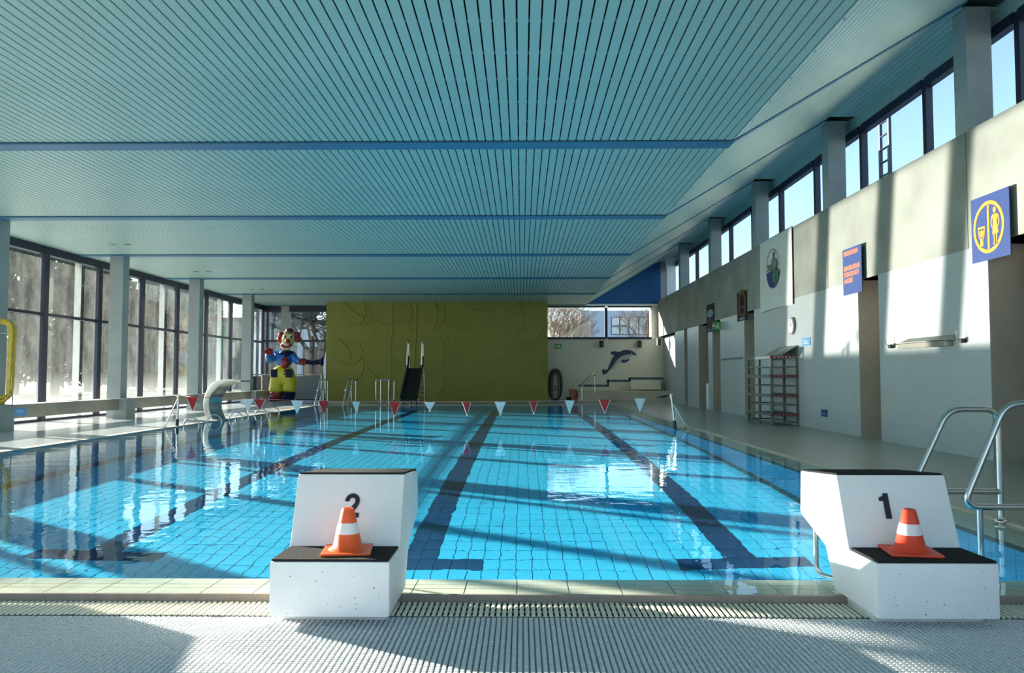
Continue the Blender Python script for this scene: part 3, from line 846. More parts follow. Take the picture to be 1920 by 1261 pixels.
# ------------------------------------------------------------------ starting blocks
def starting_block(cx, label, digit):
    t = thing('starting_block', label, 'starting block', (cx, 3.8, 0), group='starting blocks along the near edge')
    x0, x1 = cx - 0.25, cx + 0.25
    prof = [(3.34, 0.035), (3.34, 0.262), (3.625, 0.258), (3.75, 0.572), (4.23, 0.535), (4.245, 0.315), (3.90, 0.215), (3.81, 0.055), (3.80, 0.035)]
    m = MB(); m.prism(prof, 'x', x0, x1); m.build('body', M['block'], t, smooth=True, bevel=0.012)
    m = MB(); m.box((x0 + 0.025, 3.43, -0.004), (x1 - 0.025, 3.79, 0.045)); m.build('plinth', M['plinth'], t, bevel=0.008)
    a = 0.008
    m = MB(); m.prism([(3.345, 0.262), (3.62, 0.259), (3.62, 0.268), (3.345, 0.271)], 'x', x0 + a, x1 - a); m.build('step_mat', M['mats'], t, bevel=0.002)
    m = MB(); m.prism([(3.757, 0.570), (4.222, 0.534), (4.222, 0.543), (3.757, 0.579)], 'x', x0 + a, x1 - a); m.build('top_mat', M['mats'], t, bevel=0.002)
    v = Vector((0, 0.125, 0.314)).normalized()
    if digit:
        pos = {'2': (cx + 0.018, 0.145), '1': (cx - 0.045, 0.135)}[digit]
        o = Vector((pos[0], 3.625, 0.258)) + v * pos[1] + Vector((0, -0.004, 0.0016))
        if digit == '1':
            m = MB(); plate(m, [(-0.013, 0), (0.013, 0), (0.013, 0.116), (-0.009, 0.116), (-0.013, 0.104), (-0.027, 0.097), (-0.031, 0.097), (-0.031, 0.080), (-0.013, 0.080)], o, (1, 0, 0), v, Vector((1, 0, 0)).cross(v), 0.0012)
            o_ = m.build('digit', M['digit'], t)
        else:
            out_ = [(-0.042, 0.090)] + [(0.042 * math.cos(R(a_)), 0.093 + 0.042 * math.sin(R(a_))) for a_ in range(180, -31, -15)] + [(0.02, 0.045), (0.005, 0.027), (0.042, 0.027), (0.042, 0), (-0.042, 0), (-0.042, 0.016)]
            inn_ = [(-0.018, 0.090)] + [(0.017 * math.cos(R(a_)), 0.093 + 0.018 * math.sin(R(a_))) for a_ in range(180, -31, -15)] + [(0.0, 0.062), (-0.025, 0.035)]
            D8 = lambda p: (p[0] * .80, p[1] * .82 - .010)
            out_, inn_ = [D8(p) for p in out_], [D8(p) for p in inn_]
            m = MB(); k = len(inn_); rim = out_[:k - 2]
            for i in range(min(len(rim), k) - 1): plate(m, [rim[i], rim[i + 1], inn_[i + 1], inn_[i]], o, (1, 0, 0), v, Vector((1, 0, 0)).cross(v), 0.0012)
            plate(m, [rim[-1]] + [D8(p) for p in ((0.02, 0.045), (0.005, 0.027), (0.042, 0.027), (0.042, 0), (-0.042, 0), (-0.042, 0.016), (-0.025, 0.040), (0.0, 0.064))] + [inn_[k - 3]], o, (1, 0, 0), v, Vector((1, 0, 0)).cross(v), 0.0012)
            m.build('digit', M['digit'], t)
    m = MB()
    m.tube(rounded([(x0 + 0.06, 4.06, 0.27), (x0 + 0.06, 4.06, 0.02), (x0 + 0.06, 3.74, 0.00)], 0.06), 0.013, 12)
    for xx in (x0 + 0.05, x1 - 0.05):
        pass
    m = MB(); g = []
    m.tube(rounded([(x0 + 0.035, 4.12, 0.31), (x0 + 0.035, 4.12, 0.03), (x0 + 0.115, 3.98, 0.03), (x0 + 0.115, 3.87, 0.24)], 0.05, 6), 0.0125, 12); m.build('grip_bar', M['steel'], t, smooth=True)
    rr = random.Random(cx)
    m = MB()
    for i in range(24):                                       # small chips in the paint of the front
        x, z, s = x0 + rr.uniform(.04, .46), 0.05 + rr.uniform(0, 1) ** 1.3 * 0.19, rr.uniform(.0008, .0024)
        plate(m, circle((x, z), s * rr.uniform(.7, 1.6), s, 6), (0, 3.3402, 0), (1, 0, 0), (0, 0, 1), (0, -1, 0), 0.0004)
    m.build('paint_chip', M['speck'], t, kind='stuff')
    return t
starting_block(1.706, 'white concrete starting block with a black number 1, beside the steel handrails', '1')
starting_block(-0.795, 'white concrete starting block with a black number 2, an orange cone on its step', '2')
starting_block(-3.295, 'white concrete starting block outside the picture, left of the block numbered 2', '')

def cone(name_label, loc, rub, tilt):
    t = thing('traffic_cone', name_label, 'traffic cone', loc, tilt, group='small traffic cones on the starting blocks'); t.scale = (1, 1, 0.93)
    m = MB(); s = 0.105
    m.box((-s, -s, 0), (s, s, 0.012)); m.build('base', rub, t, bevel=0.006, local=True)
    def rad(z): return 0.066 - (z - 0.012) * (0.066 - 0.026) / 0.188
    m = MB(); m.lathe([(0.084, 0.012), (0.074, 0.020), (rad(0.03), 0.03), (rad(0.085), 0.085)], (0, 0, 0), 28); m.build('lower_cone', rub, t, smooth=True, local=True)
    m = MB(); m.lathe([(rad(0.085), 0.085), (rad(0.085) + 0.0012, 0.087), (rad(0.135) + 0.0012, 0.133), (rad(0.135), 0.135)], (0, 0, 0), 28); m.build('reflective_band', M['band'], t, smooth=True, local=True)
    m = MB(); m.lathe([(rad(0.135), 0.135), (rad(0.192), 0.192), (0.024, 0.199), (0.018, 0.199), (0.018, 0.17)], (0, 0, 0), 28); m.build('upper_cone', rub, t, smooth=True, local=True)
cone('small orange and white traffic cone standing on the starting block numbered 2', (-0.755, 3.50, 0.271), M['orange'], 0.12)
cone('small red and white traffic cone standing on the starting block numbered 1', (1.672, 3.505, 0.271), M['red_rubber'], -0.15)

# ------------------------------------------------------------------ pool stair handrails (right)
def stair_rail(Y, label, zt):
    t = thing('pool_handrail', label, 'handrail', (3.27, Y, DECK), group='steel stair handrails at the right pool edge')
    xs = 2.66
    pts = rounded([(3.27, Y, 0.24), (xs, Y, 0.24), (xs + 0.27, Y, zt), (3.27, Y, zt), (3.27, Y, DECK - 0.01)], 0.10, 7)
    m = MB(); m.tube(pts, 0.020, 14); m.build('tube', M['steel'], t, smooth=True)
    m = MB(); m.lathe([(0.05, 0), (0.05, 0.008), (0.026, 0.016), (0.021, 0.03)], (3.27, Y, DECK), 20); m.build('flange', M['steel'], t, smooth=True)
    m = MB(); m.tube([(xs + 0.10, Y, 0.235), (xs + 0.10, Y, -0.55), (IX1 - 0.008, Y, -0.60)], 0.018, 12); m.build('water_leg', M['steel'], t, smooth=True)
stair_rail(5.55, 'farther of the two bent steel stair handrails behind the block numbered 1', 0.80)
stair_rail(4.90, 'nearer of the two bent steel stair handrails, cut by the right picture edge', 0.86)

# ------------------------------------------------------------------ pennant line and its posts
def stanchion(base, top, stay, label, coil):
    t = thing('pennant_post', label, 'post', base, group='posts of the pennant line')
    m = MB(); m.tube([base, top], 0.022, 12); m.build('pole', M['steel'], t, smooth=True)
    b = Vector(base)
    m = MB(); m.tube([b - Vector((0, 0, 0.04)), b + (Vector(top) - b) * 0.22], 0.034, 12); m.build('socket', M['frame'], t, smooth=True)
    m = MB(); m.tube([stay[0], stay[1]], 0.012, 8); m.build('stay', M['wflag'] if coil == 0 else M['steel'], t, smooth=True)
    m = MB(); m.tube(arc((top[0], top[1] - 0.02, top[2] - 0.02), 0.035, 0, 360, 16, 'xz'), 0.007, 6); m.build('eye', M['steel'], t, smooth=True)
    if coil:
        m = MB()
        for i in range(3):
            m.tube([(top[0] - 0.02, top[1], top[2] - 0.02), (top[0] - 0.14, top[1] - 0.02 * i, top[2] - 0.07 + 0.02 * i), (top[0] - 0.27, top[1], top[2] - 0.07), (top[0] - 0.14, top[1] + 0.02 * i, top[2] - 0.04 - 0.015 * i)], 0.007, 5, True)
        m.build('rope_bundle', M['black'], t, smooth=True)
        m = MB(); m.prism([(base[0] - 0.03, DECK + 0.02), (base[0] + 0.28, DECK), (base[0] + 0.28, DECK + 0.03), (base[0] + 0.0, DECK + 0.16)], 'y', base[1] - 0.02, base[1] + 0.10); m.build('foot', M['basin'], t)
YP = 15.4
lt = (wx(333, 15.8), 15.8, wz(740, 15.8)); rt = (wx(1257, 15.3), 15.3, wz(738, 15.3))
stanchion((wx(331, 15.8), 15.8, DECK), lt, ((lt[0] - 0.01, 15.78, lt[2] - 0.09), (wx(308, 15.4), 15.4, DECK)), 'white pennant post with a slanting stay at the left pool edge', 0)
stanchion((wx(1264, 15.3), 15.3, DECK), rt, ((rt[0] + 0.03, 15.3, rt[2] - 0.20), (wx(1287, 15.2), 15.2, DECK)), 'leaning pennant post with a rope bundle at the right pool edge', 1)
pl = thing('pennant_line', 'rope with red and white triangular pennants strung low across the pool', 'pennant line', (-1.9, YP, 0.5))
yl = lambda px: 742.5 + 10.5 * (1 - ((px - 810) / 480.0) ** 2)
rp = [(wx(px, YP), YP, wz(yl(px), YP)) for px in range(336, 1256, 20)] + [rt]
rp[0] = lt
m = MB(); m.tube(rp, 0.006, 6); m.build('rope', M['rope'], pl, smooth=True)
PEN = [(360, 'r', 0.25, 1), (464, 'w', -0.15, 1.05), (486, 'r', 0.5, .8), (557, 'w', 0.3, 1), (607, 'r', 0.75, 1), (668, 'w', 1.05, .9), (740, 'r', 0.1, 1.05), (806, 'w', 0.35, .68), (875, 'r', 0.85, 1), (938, 'w', 0.2, 1), (1000, 'r', 0.8, .95), (1068, 'w', 0.5, 1.0), (1133, 'r', 0.15, 1), (1199, 'w', 0.2, 1)]
for px, c, rz, hs in PEN:
    x, z = wx(px, YP), wz(yl(px), YP)
    w, h = 0.112, 0.27 * hs
    m = MB(); rows = 6
    vs, fs = [], []
    for side in (0.0015, -0.0015):
        for i in range(rows + 1):
            f = i / rows
            for s in (-1, 0, 1):
                vs.append((s * w * (1 - f) + 0.0, side + 0.018 * math.sin(3 * f + px) * f + (0.012 if s == 0 else 0) * math.sin(px), -h * f))
    n = 3 * (rows + 1)
    for k in range(2):
        for i in range(rows):
            for j in range(2):
                a = k * n + i * 3 + j
                fs.append((a, a + 1, a + 4, a + 3))
    m.add(vs, fs)
    o = m.build('pennant', M['red'] if c == 'r' else M['wflag'], pl, local=True, smooth=True)
    o.location = Vector((x, YP, z)) - Vector(pl.location); o.rotation_euler = (0, 0, rz)
    if c == 'r':
        m = MB()
        for s in (-1, 1): m.tube([(s * w, 0, 0), (0, 0.018 * math.sin(3 + px), -h)], 0.005, 5)
        m.build('trim', M['wflag'], o, local=True)

# ------------------------------------------------------------------ steel spout and hoops at the left edge
t = thing('water_spout', 'broad crescent-shaped stainless steel water spout at the left pool edge', 'water spout', (wx(402, 18.2), 18.2, DECK), R(-26))
def spline(P_, n):
    P_ = [Vector(p) for p in P_]; out = []
    for i in range(len(P_) - 1):
        p0, p1, p2, p3 = P_[max(i - 1, 0)], P_[i], P_[i + 1], P_[min(i + 2, len(P_) - 1)]
        for j in range(n):
            f = j / n
            out.append(0.5 * ((2 * p1) + (p2 - p0) * f + (2 * p0 - 5 * p1 + 4 * p2 - p3) * f * f + (-p0 + 3 * p1 - 3 * p2 + p3) * f ** 3))
    return out + [P_[-1]]
outer = spline([(-.06, 0), (-.15, .24), (-.15, .47), (-.04, .69), (.15, .84), (.40, .905), (.70, .915), (.93, .875)], 4)
inner = spline([(.16, 0), (.04, .20), (.01, .40), (.06, .53), (.17, .64), (.36, .78), (.62, .86), (.93, .860)], 4)
m = MB(); vs, fs = [], []; hw = 0.19
for a_, b_ in zip(outer, inner):
    for p, y in ((a_, -hw), (a_, hw), (b_, hw), (b_, -hw)): vs.append((p.x, y, p.y))
for i in range(len(outer) - 1):
    for j in range(4): fs.append((4 * i + j, 4 * i + (j + 1) % 4, 4 * i + 4 + (j + 1) % 4, 4 * i + 4 + j))
k = 4 * (len(outer) - 1); fs += [(3, 2, 1, 0), (k, k + 1, k + 2, k + 3)]
m.add(vs, fs); m.build('neck', M['brushed'], t, smooth=True, local=True, bevel=0.008)
m = MB(); m.box((0.88, -0.205, 0.855), (0.985, 0.205, 0.862)); m.box((0.88, -0.205, 0.872), (0.985, 0.205, 0.879)); m.build('lip', M['steel'], t, local=True)
m = MB(); m.box((-0.02, -0.22, -0.005), (0.26, 0.22, 0.012)); m.build('foot_plate', M['steel'], t, bevel=0.004, local=True)
hl = ['nearest to the white pennant post', 'in front of the steel spout foot', 'just behind the spout, in front of another', 'half hidden behind its neighbour', 'below a white pennant', 'farthest along the edge']
for i, (px, Y) in enumerate(((353, 16.0), (394, 17.2), (430, 18.5), (441, 18.9), (473, 20.3), (500, 21.3))):
    X = PX0 + 0.17
    t = thing('grab_hoop', 'steel grab hoop on the left pool rim, ' + hl[i], 'grab rail', (X, Y, WATER), group='grab hoops on the left pool rim')
    m = MB(); r = 0.155
    m.tube([(X - r, Y, -0.06)] + arc((X, Y, WATER + 0.01), r, 180, 0, 16) + [(X + r, Y, -0.06)], 0.013, 10); m.build('hoop', M['steel'], t, smooth=True)
    for s in (-1, 1):
        m = MB(); m.lathe([(0.028, 0), (0.028, 0.006), (0.016, 0.01)], (X + s * r, Y, RIM), 12); m.build('rosette', M['steel'], t, smooth=True)

# ------------------------------------------------------------------ hose on the first left column
t = thing('hose_coil', 'long coil of yellow hose hanging on the column at the left picture edge', 'hose', (-9.2, 14.15, 1.9))
for i in range(7):
    m = MB(); xo, w, z1 = -9.235 + 0.02 * (i % 4) , 0.13 + 0.012 * i, 0.53 + 0.02 * i
    yy = 14.10 - 0.022 * (i % 3)
    pts = arc((xo, yy, 1.83), w, 180, 0, 10) + arc((xo, yy, z1 + w), w * .9, 0, -180, 10)
    m.tube(pts, 0.017, 8, True); m.build('loop', M['hose'], t, smooth=True)
m = MB(); m.tube([(-9.24, 14.22, 1.80), (-9.24, 14.04, 1.80), (-9.24, 14.0, 1.86)], 0.02, 8); m.build('hook', M['brushed'], t, smooth=True)
m = MB(); m.tube(arc((-9.235, 14.09, 1.84), 0.20, 175, 5, 12), 0.030, 8); m.build('saddle', M['brushed'], t, smooth=True)
m = MB(); m.tube([(-9.02, 14.1, 1.55), (-9.02, 14.1, 0.40)], 0.008, 6); m.build('cable', M['grey'], t)

# ------------------------------------------------------------------ ladders and rails at the far pool edge
YF = 27.4
def far_rail(name, label, lines, r=0.022):
    X = sum(p[0] for p in lines[0]) / len(lines[0])
    t = thing(name, label, 'handrail', (X, YF, DECK), group='steel handrails at the far pool edge')
    for ln in lines:
        m = MB(); m.tube(rounded(ln, 0.07, 4), r, 8); m.build('tube', M['steel'], t, smooth=True)
q = lambda px, py, Y: (wx(px, Y), Y, wz(py, Y))
def ladder_rail(px, label, flip=1):
    a = 0.0
    lines = []
    for dx in (0, 8):
        lines.append([q(px - 15 + dx, 772, 27.0), q(px - 9 + dx, 745, 27.2), q(px - 2 + dx, 711, 27.55), q(px + 4 + dx, 711, 27.9), q(px + 4 + dx, 752, 27.9)])
    lines.append([q(px - 8, 731, 27.35), q(px + 5, 731, 27.9)])
    far_rail('pool_ladder', label, lines)
ladder_rail(602, 'steel pool ladder rail at the far edge, by the clown and the wall corner')
ladder_rail(655, 'slanting steel pool ladder rail in front of the yellow wall')
far_rail('safety_frame', 'rectangular steel rail frame in front of the yellow wall, left of the slide',
         [[q(722, 712, YF), q(705, 712, YF), q(705, 750, YF), q(739, 750, YF), q(739, 712, YF), q(722, 712, YF)], [q(714, 713, YF), q(714, 757, YF)], [q(729, 713, YF), q(729, 757, YF)]])
# slide
t = thing('pool_slide', 'small black pool slide with steel ladder in front of the yellow wall', 'slide', (wx(780, 28.2), 28.2, DECK))
tp, bt = 29.0, 27.3
a0, a1, b0, b1 = wx(764, tp), wx(790, tp), wx(752, bt), wx(781, bt)
zt, zb = wz(690, tp), wz(747, bt)
def ramp(f): return (a0 + (b0 - a0) * f, a1 + (b1 - a1) * f, tp + (bt - tp) * f, zt + (zb - zt) * f + 0.10 * f * f - 0.10 * f)
m = MB(); vs, fs = [], []
for i in range(9):
    l, r_, y, z = ramp(i / 8); vs += [(l, y, z), (r_, y, z), (r_, y + 0.02, z - 0.05), (l, y + 0.02, z - 0.05)]
for i in range(8):
    for j in range(4): fs.append((4 * i + j, 4 * i + (j + 1) % 4, 4 * i + 4 + (j + 1) % 4, 4 * i + 4 + j))
fs += [(3, 2, 1, 0), (32, 33, 34, 35)]
m.add(vs, fs); m.build('chute', M['black'], t, smooth=True)
for s in (0, 1):
    m = MB(); m.tube([(ramp(i / 8)[s], ramp(i / 8)[2], ramp(i / 8)[3] + 0.06) for i in range(9)], 0.05, 8); m.build('side_wall', M['black'], t, smooth=True)
for px in (766, 793):
    m = MB(); m.tube(rounded([q(px + 4, 752, 29.4), q(px, 640, 29.2), q(px - 2, 637, 29.0), q(px - 3, 690, 28.9)], 0.12, 5), 0.024, 8); m.build('hand_rail', M['steel'], t, smooth=True)
    m = MB(); m.tube([q(px - 1, 668, 29.1), q(px - 2, 688, 28.9)], 0.05, 8); m.build('rail_sleeve', M['black'], t, smooth=True)
m = MB(); m.tube([q(798, 752, 29.5), q(793, 672, 29.2)], 0.022, 8); m.build('ladder_rail', M['steel'], t, smooth=True)
m = MB(); m.tube([q(786, 752, 29.5), q(788, 690, 29.2)], 0.022, 8); m.build('ladder_rail', M['steel'], t, smooth=True)
for i in range(6):
    m = MB(); py = 700 + i * 9; m.tube([q(787, py, 29.35), q(796, py, 29.35)], 0.018, 6); m.build('rung', M['steel'], t, smooth=True)
for px in (756, 771, 781):
    m = MB(); m.tube([(wx(px, 27.4), 27.45, zb - 0.02), (wx(px, 27.4), 27.45, -0.0)], 0.03, 8); m.build('leg', M['black'], t, smooth=True)
m = MB(); m.box((b0 - 0.02, 27.25, zb - 0.1), (b1 + 0.02, 27.40, zb - 0.03)); m.build('lip', M['black'], t, bevel=0.01)

# ------------------------------------------------------------------ clown statue
CY = 28.6
t = thing('clown_statue', 'tall painted clown statue in yellow trousers and blue jacket before the end window', 'statue', (wx(532, CY), CY, DECK))
cx_ = wx(531, CY); s_ = CY / 1500.0
def cq(px, py, dy=0.0): return Vector((wx(px, CY), CY + dy, wz(py, CY)))
def skin_mesh(name, pts, edges, radii, m_, par, lv=2):
    me = bpy.data.meshes.new(name); o0 = world_loc(par)
    me.from_pydata([Vector(p) - o0 for p in pts], edges, [])
    me.materials.append(m_)
    o = link(name, me, par)
    md = o.modifiers.new('skin', 'SKIN'); md.use_smooth_shade = True
    for v, r_ in zip(me.skin_vertices[0].data, radii): v.radius = r_ if isinstance(r_, tuple) else (r_, r_)
    me.skin_vertices[0].data[0].use_root = True
    ss = o.modifiers.new('sub', 'SUBSURF'); ss.levels = lv; ss.render_levels = lv
    dg = bpy.context.evaluated_depsgraph_get(); dg.update()
    fin = bpy.data.meshes.new_from_object(o.evaluated_get(dg)); fin.name = name
    o.modifiers.clear(); o.data = fin
    if not fin.materials: fin.materials.append(m_)
    fin.polygons.foreach_set('use_smooth', [True] * len(fin.polygons))
    return o
skin_mesh('trousers', [cq(530, 682), cq(530, 704), cq(519, 714), cq(518, 728), cq(517, 738), cq(542, 714), cq(542, 728), cq(541, 737)],
          [(0, 1), (1, 2), (2, 3), (3, 4), (1, 5), (5, 6), (6, 7)], [.39, .38, .29, .30, .28, .28, .29, .26], M['c_yellow'], t)
body = skin_mesh('jacket', [cq(530, 688), cq(531, 674), cq(531, 660), cq(516, 664, .05), cq(504, 676, -.1), cq(508, 662, -.35), cq(546, 664), cq(556, 676, -.12), cq(572, 679, -.25)],
          [(0, 1), (1, 2), (2, 3), (3, 4), (4, 5), (2, 6), (6, 7), (7, 8)], [.32, .33, .26, .18, .16, .12, .16, .14, .12], M['c_blue'], t)
m = MB(); m.ball(cq(536, 680, -.22), (0.16, 0.14, 0.22), 16); m.build('waistcoat', M['c_red'], t, smooth=True)
m = MB(); m.ball(cq(537, 661, -.12), (0.26, 0.22, 0.10), 16); m.build('collar', M['c_navy'], t, smooth=True)
m = MB(); m.ball(cq(540, 666, -.26), (0.10, 0.06, 0.07), 12); m.build('bow_tie', M['c_navy'], t, smooth=True)
for px, py, dy in ((509, 659, -.40), (572, 678, -.32)):
    m = MB(); m.ball(cq(px, py, dy), (0.15, 0.12, 0.13), 14); gl = m.build('glove', M['c_red'], t, smooth=True)
    for k in range(4):
        f = MB(); a = -0.09 + k * 0.06
        f.tube([cq(px, py, dy) + Vector((a, -0.08, 0.02)), cq(px, py, dy) + Vector((a * 1.1, -0.14, -0.02 + 0.01 * k)), cq(px, py, dy) + Vector((a, -0.12, -0.09))], [0.035, 0.033, 0.026], 8); f.build('finger', M['c_red'], gl, smooth=True)
    f = MB(); f.tube([cq(px, py, dy) + Vector((0.10, -0.04, 0.04)), cq(px, py, dy) + Vector((0.17, -0.10, 0.06))], [0.038, 0.026], 8); f.build('thumb', M['c_red'], gl, smooth=True)
m = MB(); m.tube([cq(574, 678, -.34), cq(590, 680, -.30), cq(602, 678, -.28)], [0.07, 0.08, 0.09], 12); m.build('horn', M['c_navy'], t, smooth=True)
m = MB(); m.lathe([(0.09, 0), (0.16, 0.10), (0.165, 0.11), (0.08, 0.02)], cq(602, 678, -.28), 16, 'x'); m.build('horn_bell', M['c_navy'], t, smooth=True)
hd = MB(); hd.ball(cq(539, 637, -.08), (0.23, 0.22, 0.31), 22); head = hd.build('head', M['skin'], t, smooth=True)
m = MB(); m.ball(cq(538, 648, -.22), (0.20, 0.14, 0.15), 18); m.build('muzzle', M['c_white'], head, smooth=True)
m = MB(); m.ball(cq(543, 640, -.36), (0.095, 0.09, 0.085), 16); m.build('nose', M['c_red'], head, smooth=True)
m = MB(); m.tube([cq(531, 647, -.36), cq(537, 651, -.37), cq(545, 650, -.36), cq(549, 645, -.33)], 0.045, 8); m.build('mouth', M['c_red'], head, smooth=True)
for px in (536, 547):
    m = MB(); m.ball(cq(px, 631, -.26), (0.062, 0.05, 0.095), 12); e = m.build('eye', M['c_white'], head, smooth=True)
    m = MB(); m.ball(cq(px + 1, 632, -.305), (0.036, 0.02, 0.055), 10); m.build('pupil', M['black'], head, smooth=True)
for px, py in ((526, 628), (524, 636), (529, 642), (556, 628), (557, 635)):
    m = MB(); m.ball(cq(px, py, -.04), (0.12, 0.14, 0.13), 12); m.build('hair_tuft', M['c_red'], head, smooth=True)
m = MB(); m.lathe([(0.20, 0), (0.20, 0.02), (0.14, 0.03), (0.13, 0.11), (0.07, 0.15)], cq(542, 623, -.1), 20); m.build('hat', M['c_hat'], t, smooth=True)
for px, py in ((518, 699), (545, 699)):
    m = MB(); m.box(cq(px - 6, py + 8, -.33), cq(px + 6, py - 7, -.20)); m.build('pocket', M['c_navy'], t, bevel=0.01)
m = MB()
for k in range(3): m.ball(cq(537, 691 + k * 5, -.31), 0.035, 10)
m.build('button_row', M['c_red'], t, smooth=True)
for px in (518, 541):
    m = MB(); m.ball(cq(px, 746, -.14), (0.25, 0.36, 0.16), 16); m.build('shoe', M['c_red'] if px < 530 else M['c_navy'], t, smooth=True)
    m = MB(); m.lathe([(0.22, -0.12), (0.24, 0.0), (0.20, 0.12)], cq(px, 737), 16); m.build('sock', M['c_red'] if px < 530 else M['c_navy'], t, smooth=True)
m = MB(); m.box(cq(506, 753, -.5), cq(556, 751.2, .3)); m.build('base_plate', M['grey'], t)

# glazed balustrade and dark tub behind the clown
t = thing('balustrade', 'steel balustrade with dark panels behind the clown, below the end window', 'railing', (wx(520, 30.0), 30.0, DECK))
m = MB(); m.tube([q(462, 702, 30.0), q(606, 702, 30.0)], 0.022, 8); m.build('top_rail', M['steel'], t, smooth=True)
for px in (470, 490, 548, 602):
    m = MB(); m.tube([q(px, 702, 30.0), q(px, 752, 30.0)], 0.022, 8); m.build('post', M['steel'], t, smooth=True)
for a, b in ((463, 489), (491, 546), (550, 600)):
    m = MB(); m.box(q(a, 748, 29.99), q(b, 705, 30.01)); m.build('panel', M['darkglass'] if a < 540 else M['grey'], t)

# ------------------------------------------------------------------ fittings on the end wall
YD = YE - 0.01
def dolphin():
    t = thing('dolphin_mosaic', 'leaping blue and grey dolphin mosaic on the white end wall', 'mosaic', (wx(1160, YE), YE, wz(678, YE)))
    o, u, v, n = (0, YE - 0.001, 0), (1, 0, 0), (0, 0, 1), (0, -1, 0)
    f = lambda pts: [(wx(1000 + a * 320 / 1552, YE), wz(540 + b * 260 / 1261, YE)) for a, b in pts]
    bk = [(630, 787), (640, 765), (625, 735), (650, 742), (672, 740), (692, 690), (715, 640), (735, 612), (700, 598), (705, 578), (735, 572), (775, 580), (820, 563), (870, 562), (905, 575), (925, 590), (944, 614), (915, 606), (885, 600), (840, 606), (800, 620), (765, 645), (740, 675), (715, 715), (690, 745), (665, 775)]
    be = [(690, 745), (715, 715), (740, 675), (765, 645), (800, 620), (840, 606), (885, 600), (915, 606), (880, 628), (840, 640), (800, 655), (765, 680), (740, 705), (715, 738), (700, 750)]
    fl = [(800, 655), (830, 652), (874, 640), (866, 660), (835, 678), (800, 676)]
    for nm, pts, mm, th in (('back', bk, 'dolphin', .012), ('belly', be, 'dolphin_grey', .011), ('flipper', fl, 'dolphin', .016)):
        bm = bmesh.new(); P = [bm.verts.new((p[0], YE - 0.001, p[1])) for p in f(pts)]
        fc = bm.faces.new(P); bmesh.ops.triangulate(bm, faces=[fc])
        ex = bmesh.ops.extrude_face_region(bm, geom=bm.faces[:]); bmesh.ops.translate(bm, vec=(0, -th, 0), verts=[e for e in ex['geom'] if isinstance(e, bmesh.types.BMVert)])
        bmesh.ops.recalc_face_normals(bm, faces=bm.faces)
        me = bpy.data.meshes.new(nm); bm.to_mesh(me); bm.free(); me.transform(Matrix.Translation(-Vector(t.location))); me.materials.append(M[mm]); link(nm, me, t)
    m = MB(); e = f([(893, 590)])[0]; m.ball((e[0], YE - 0.014, e[1]), (0.02, 0.008, 0.02), 10); m.build('eye', M['c_white'], t)
dolphin()
for px, Y, lab, rz in ((1127, YE, 'dark loudspeaker on the end wall above the dolphin tail', 0), (1198, YE, 'dark loudspeaker on the end wall above the dolphin head', 0), (1251, 31.2, 'dark loudspeaker on the sunlit wall corner under the concrete band', 0)):
    zc = wz(645 if px < 1240 else 641, Y); X = min(wx(px, Y), 5.34)
    t = thing('wall_speaker', lab, 'loudspeaker', (X, Y, zc), group='wall loudspeakers')
    m = MB(); m.box((X - 0.08, Y - 0.16, zc - 0.14), (X + 0.10, Y - 0.03, zc + 0.14)); m.build('cabinet', M['grey'], t, bevel=0.01)
    m = MB(); m.box((X - 0.075, Y - 0.172, zc - 0.13), (X + 0.06, Y - 0.16, zc + 0.13)); m.build('grille', M['black'], t, bevel=0.004)
    m = MB(); m.box((X - 0.03, Y - 0.03, zc - 0.04), (X + 0.03, Y, zc + 0.04)); m.build('bracket', M['black'], t)
def exit_sign(o, u, n, lab, w=0.36, h=0.20):
    t = thing('exit_sign', lab, 'sign', o)
    o, u, n = Vector(o), Vector(u), Vector(n); v = Vector((0, 0, 1))
    m = MB(); plate(m, [(-w / 2, -h / 2), (w / 2, -h / 2), (w / 2, h / 2), (-w / 2, h / 2)], o, u, v, n, 0.03); m.build('plate', M['green'], t)
    o2 = o + n * 0.031
    m = MB(); plate(m, circle((0.02, 0.055), 0.02, n=10), o2, u, v, n, .002); plate(m, [(-0.01, 0.03), (0.05, 0.03), (0.04, -0.02), (0.07, -0.075), (0.05, -0.08), (0.02, -0.03), (-0.02, -0.08), (-0.045, -0.07), (-0.005, -0.015)], o2, u, v, n, .002)
    m.build('running_figure', M['white'], t)
    m = MB(); plate(m, [(-0.15, 0.0), (-0.10, 0.05), (-0.10, 0.02), (-0.05, 0.02), (-0.05, -0.02), (-0.10, -0.02), (-0.10, -0.05)], o2, u, v, n, .002); m.build('arrow', M['white'], t)
    m = MB(); plate(m, [(0.10, -0.08), (0.16, -0.08), (0.16, 0.08), (0.10, 0.08)], o2, u, v, n, .002); m.build('door_symbol', M['white'], t)
exit_sign((wx(1048, YE), YE - 0.001, wz(649, YE)), (1, 0, 0), (0, -1, 0), 'small green exit sign on the end wall right of the yellow wall')
ye = wy(1348, XR)
exit_sign((XR - 0.10, 22.15, wz(611, 22.2)), (1, 0, 0), (0, -1, 0), 'small green exit sign projecting under the concrete band by the door recess', 0.22, 0.24)

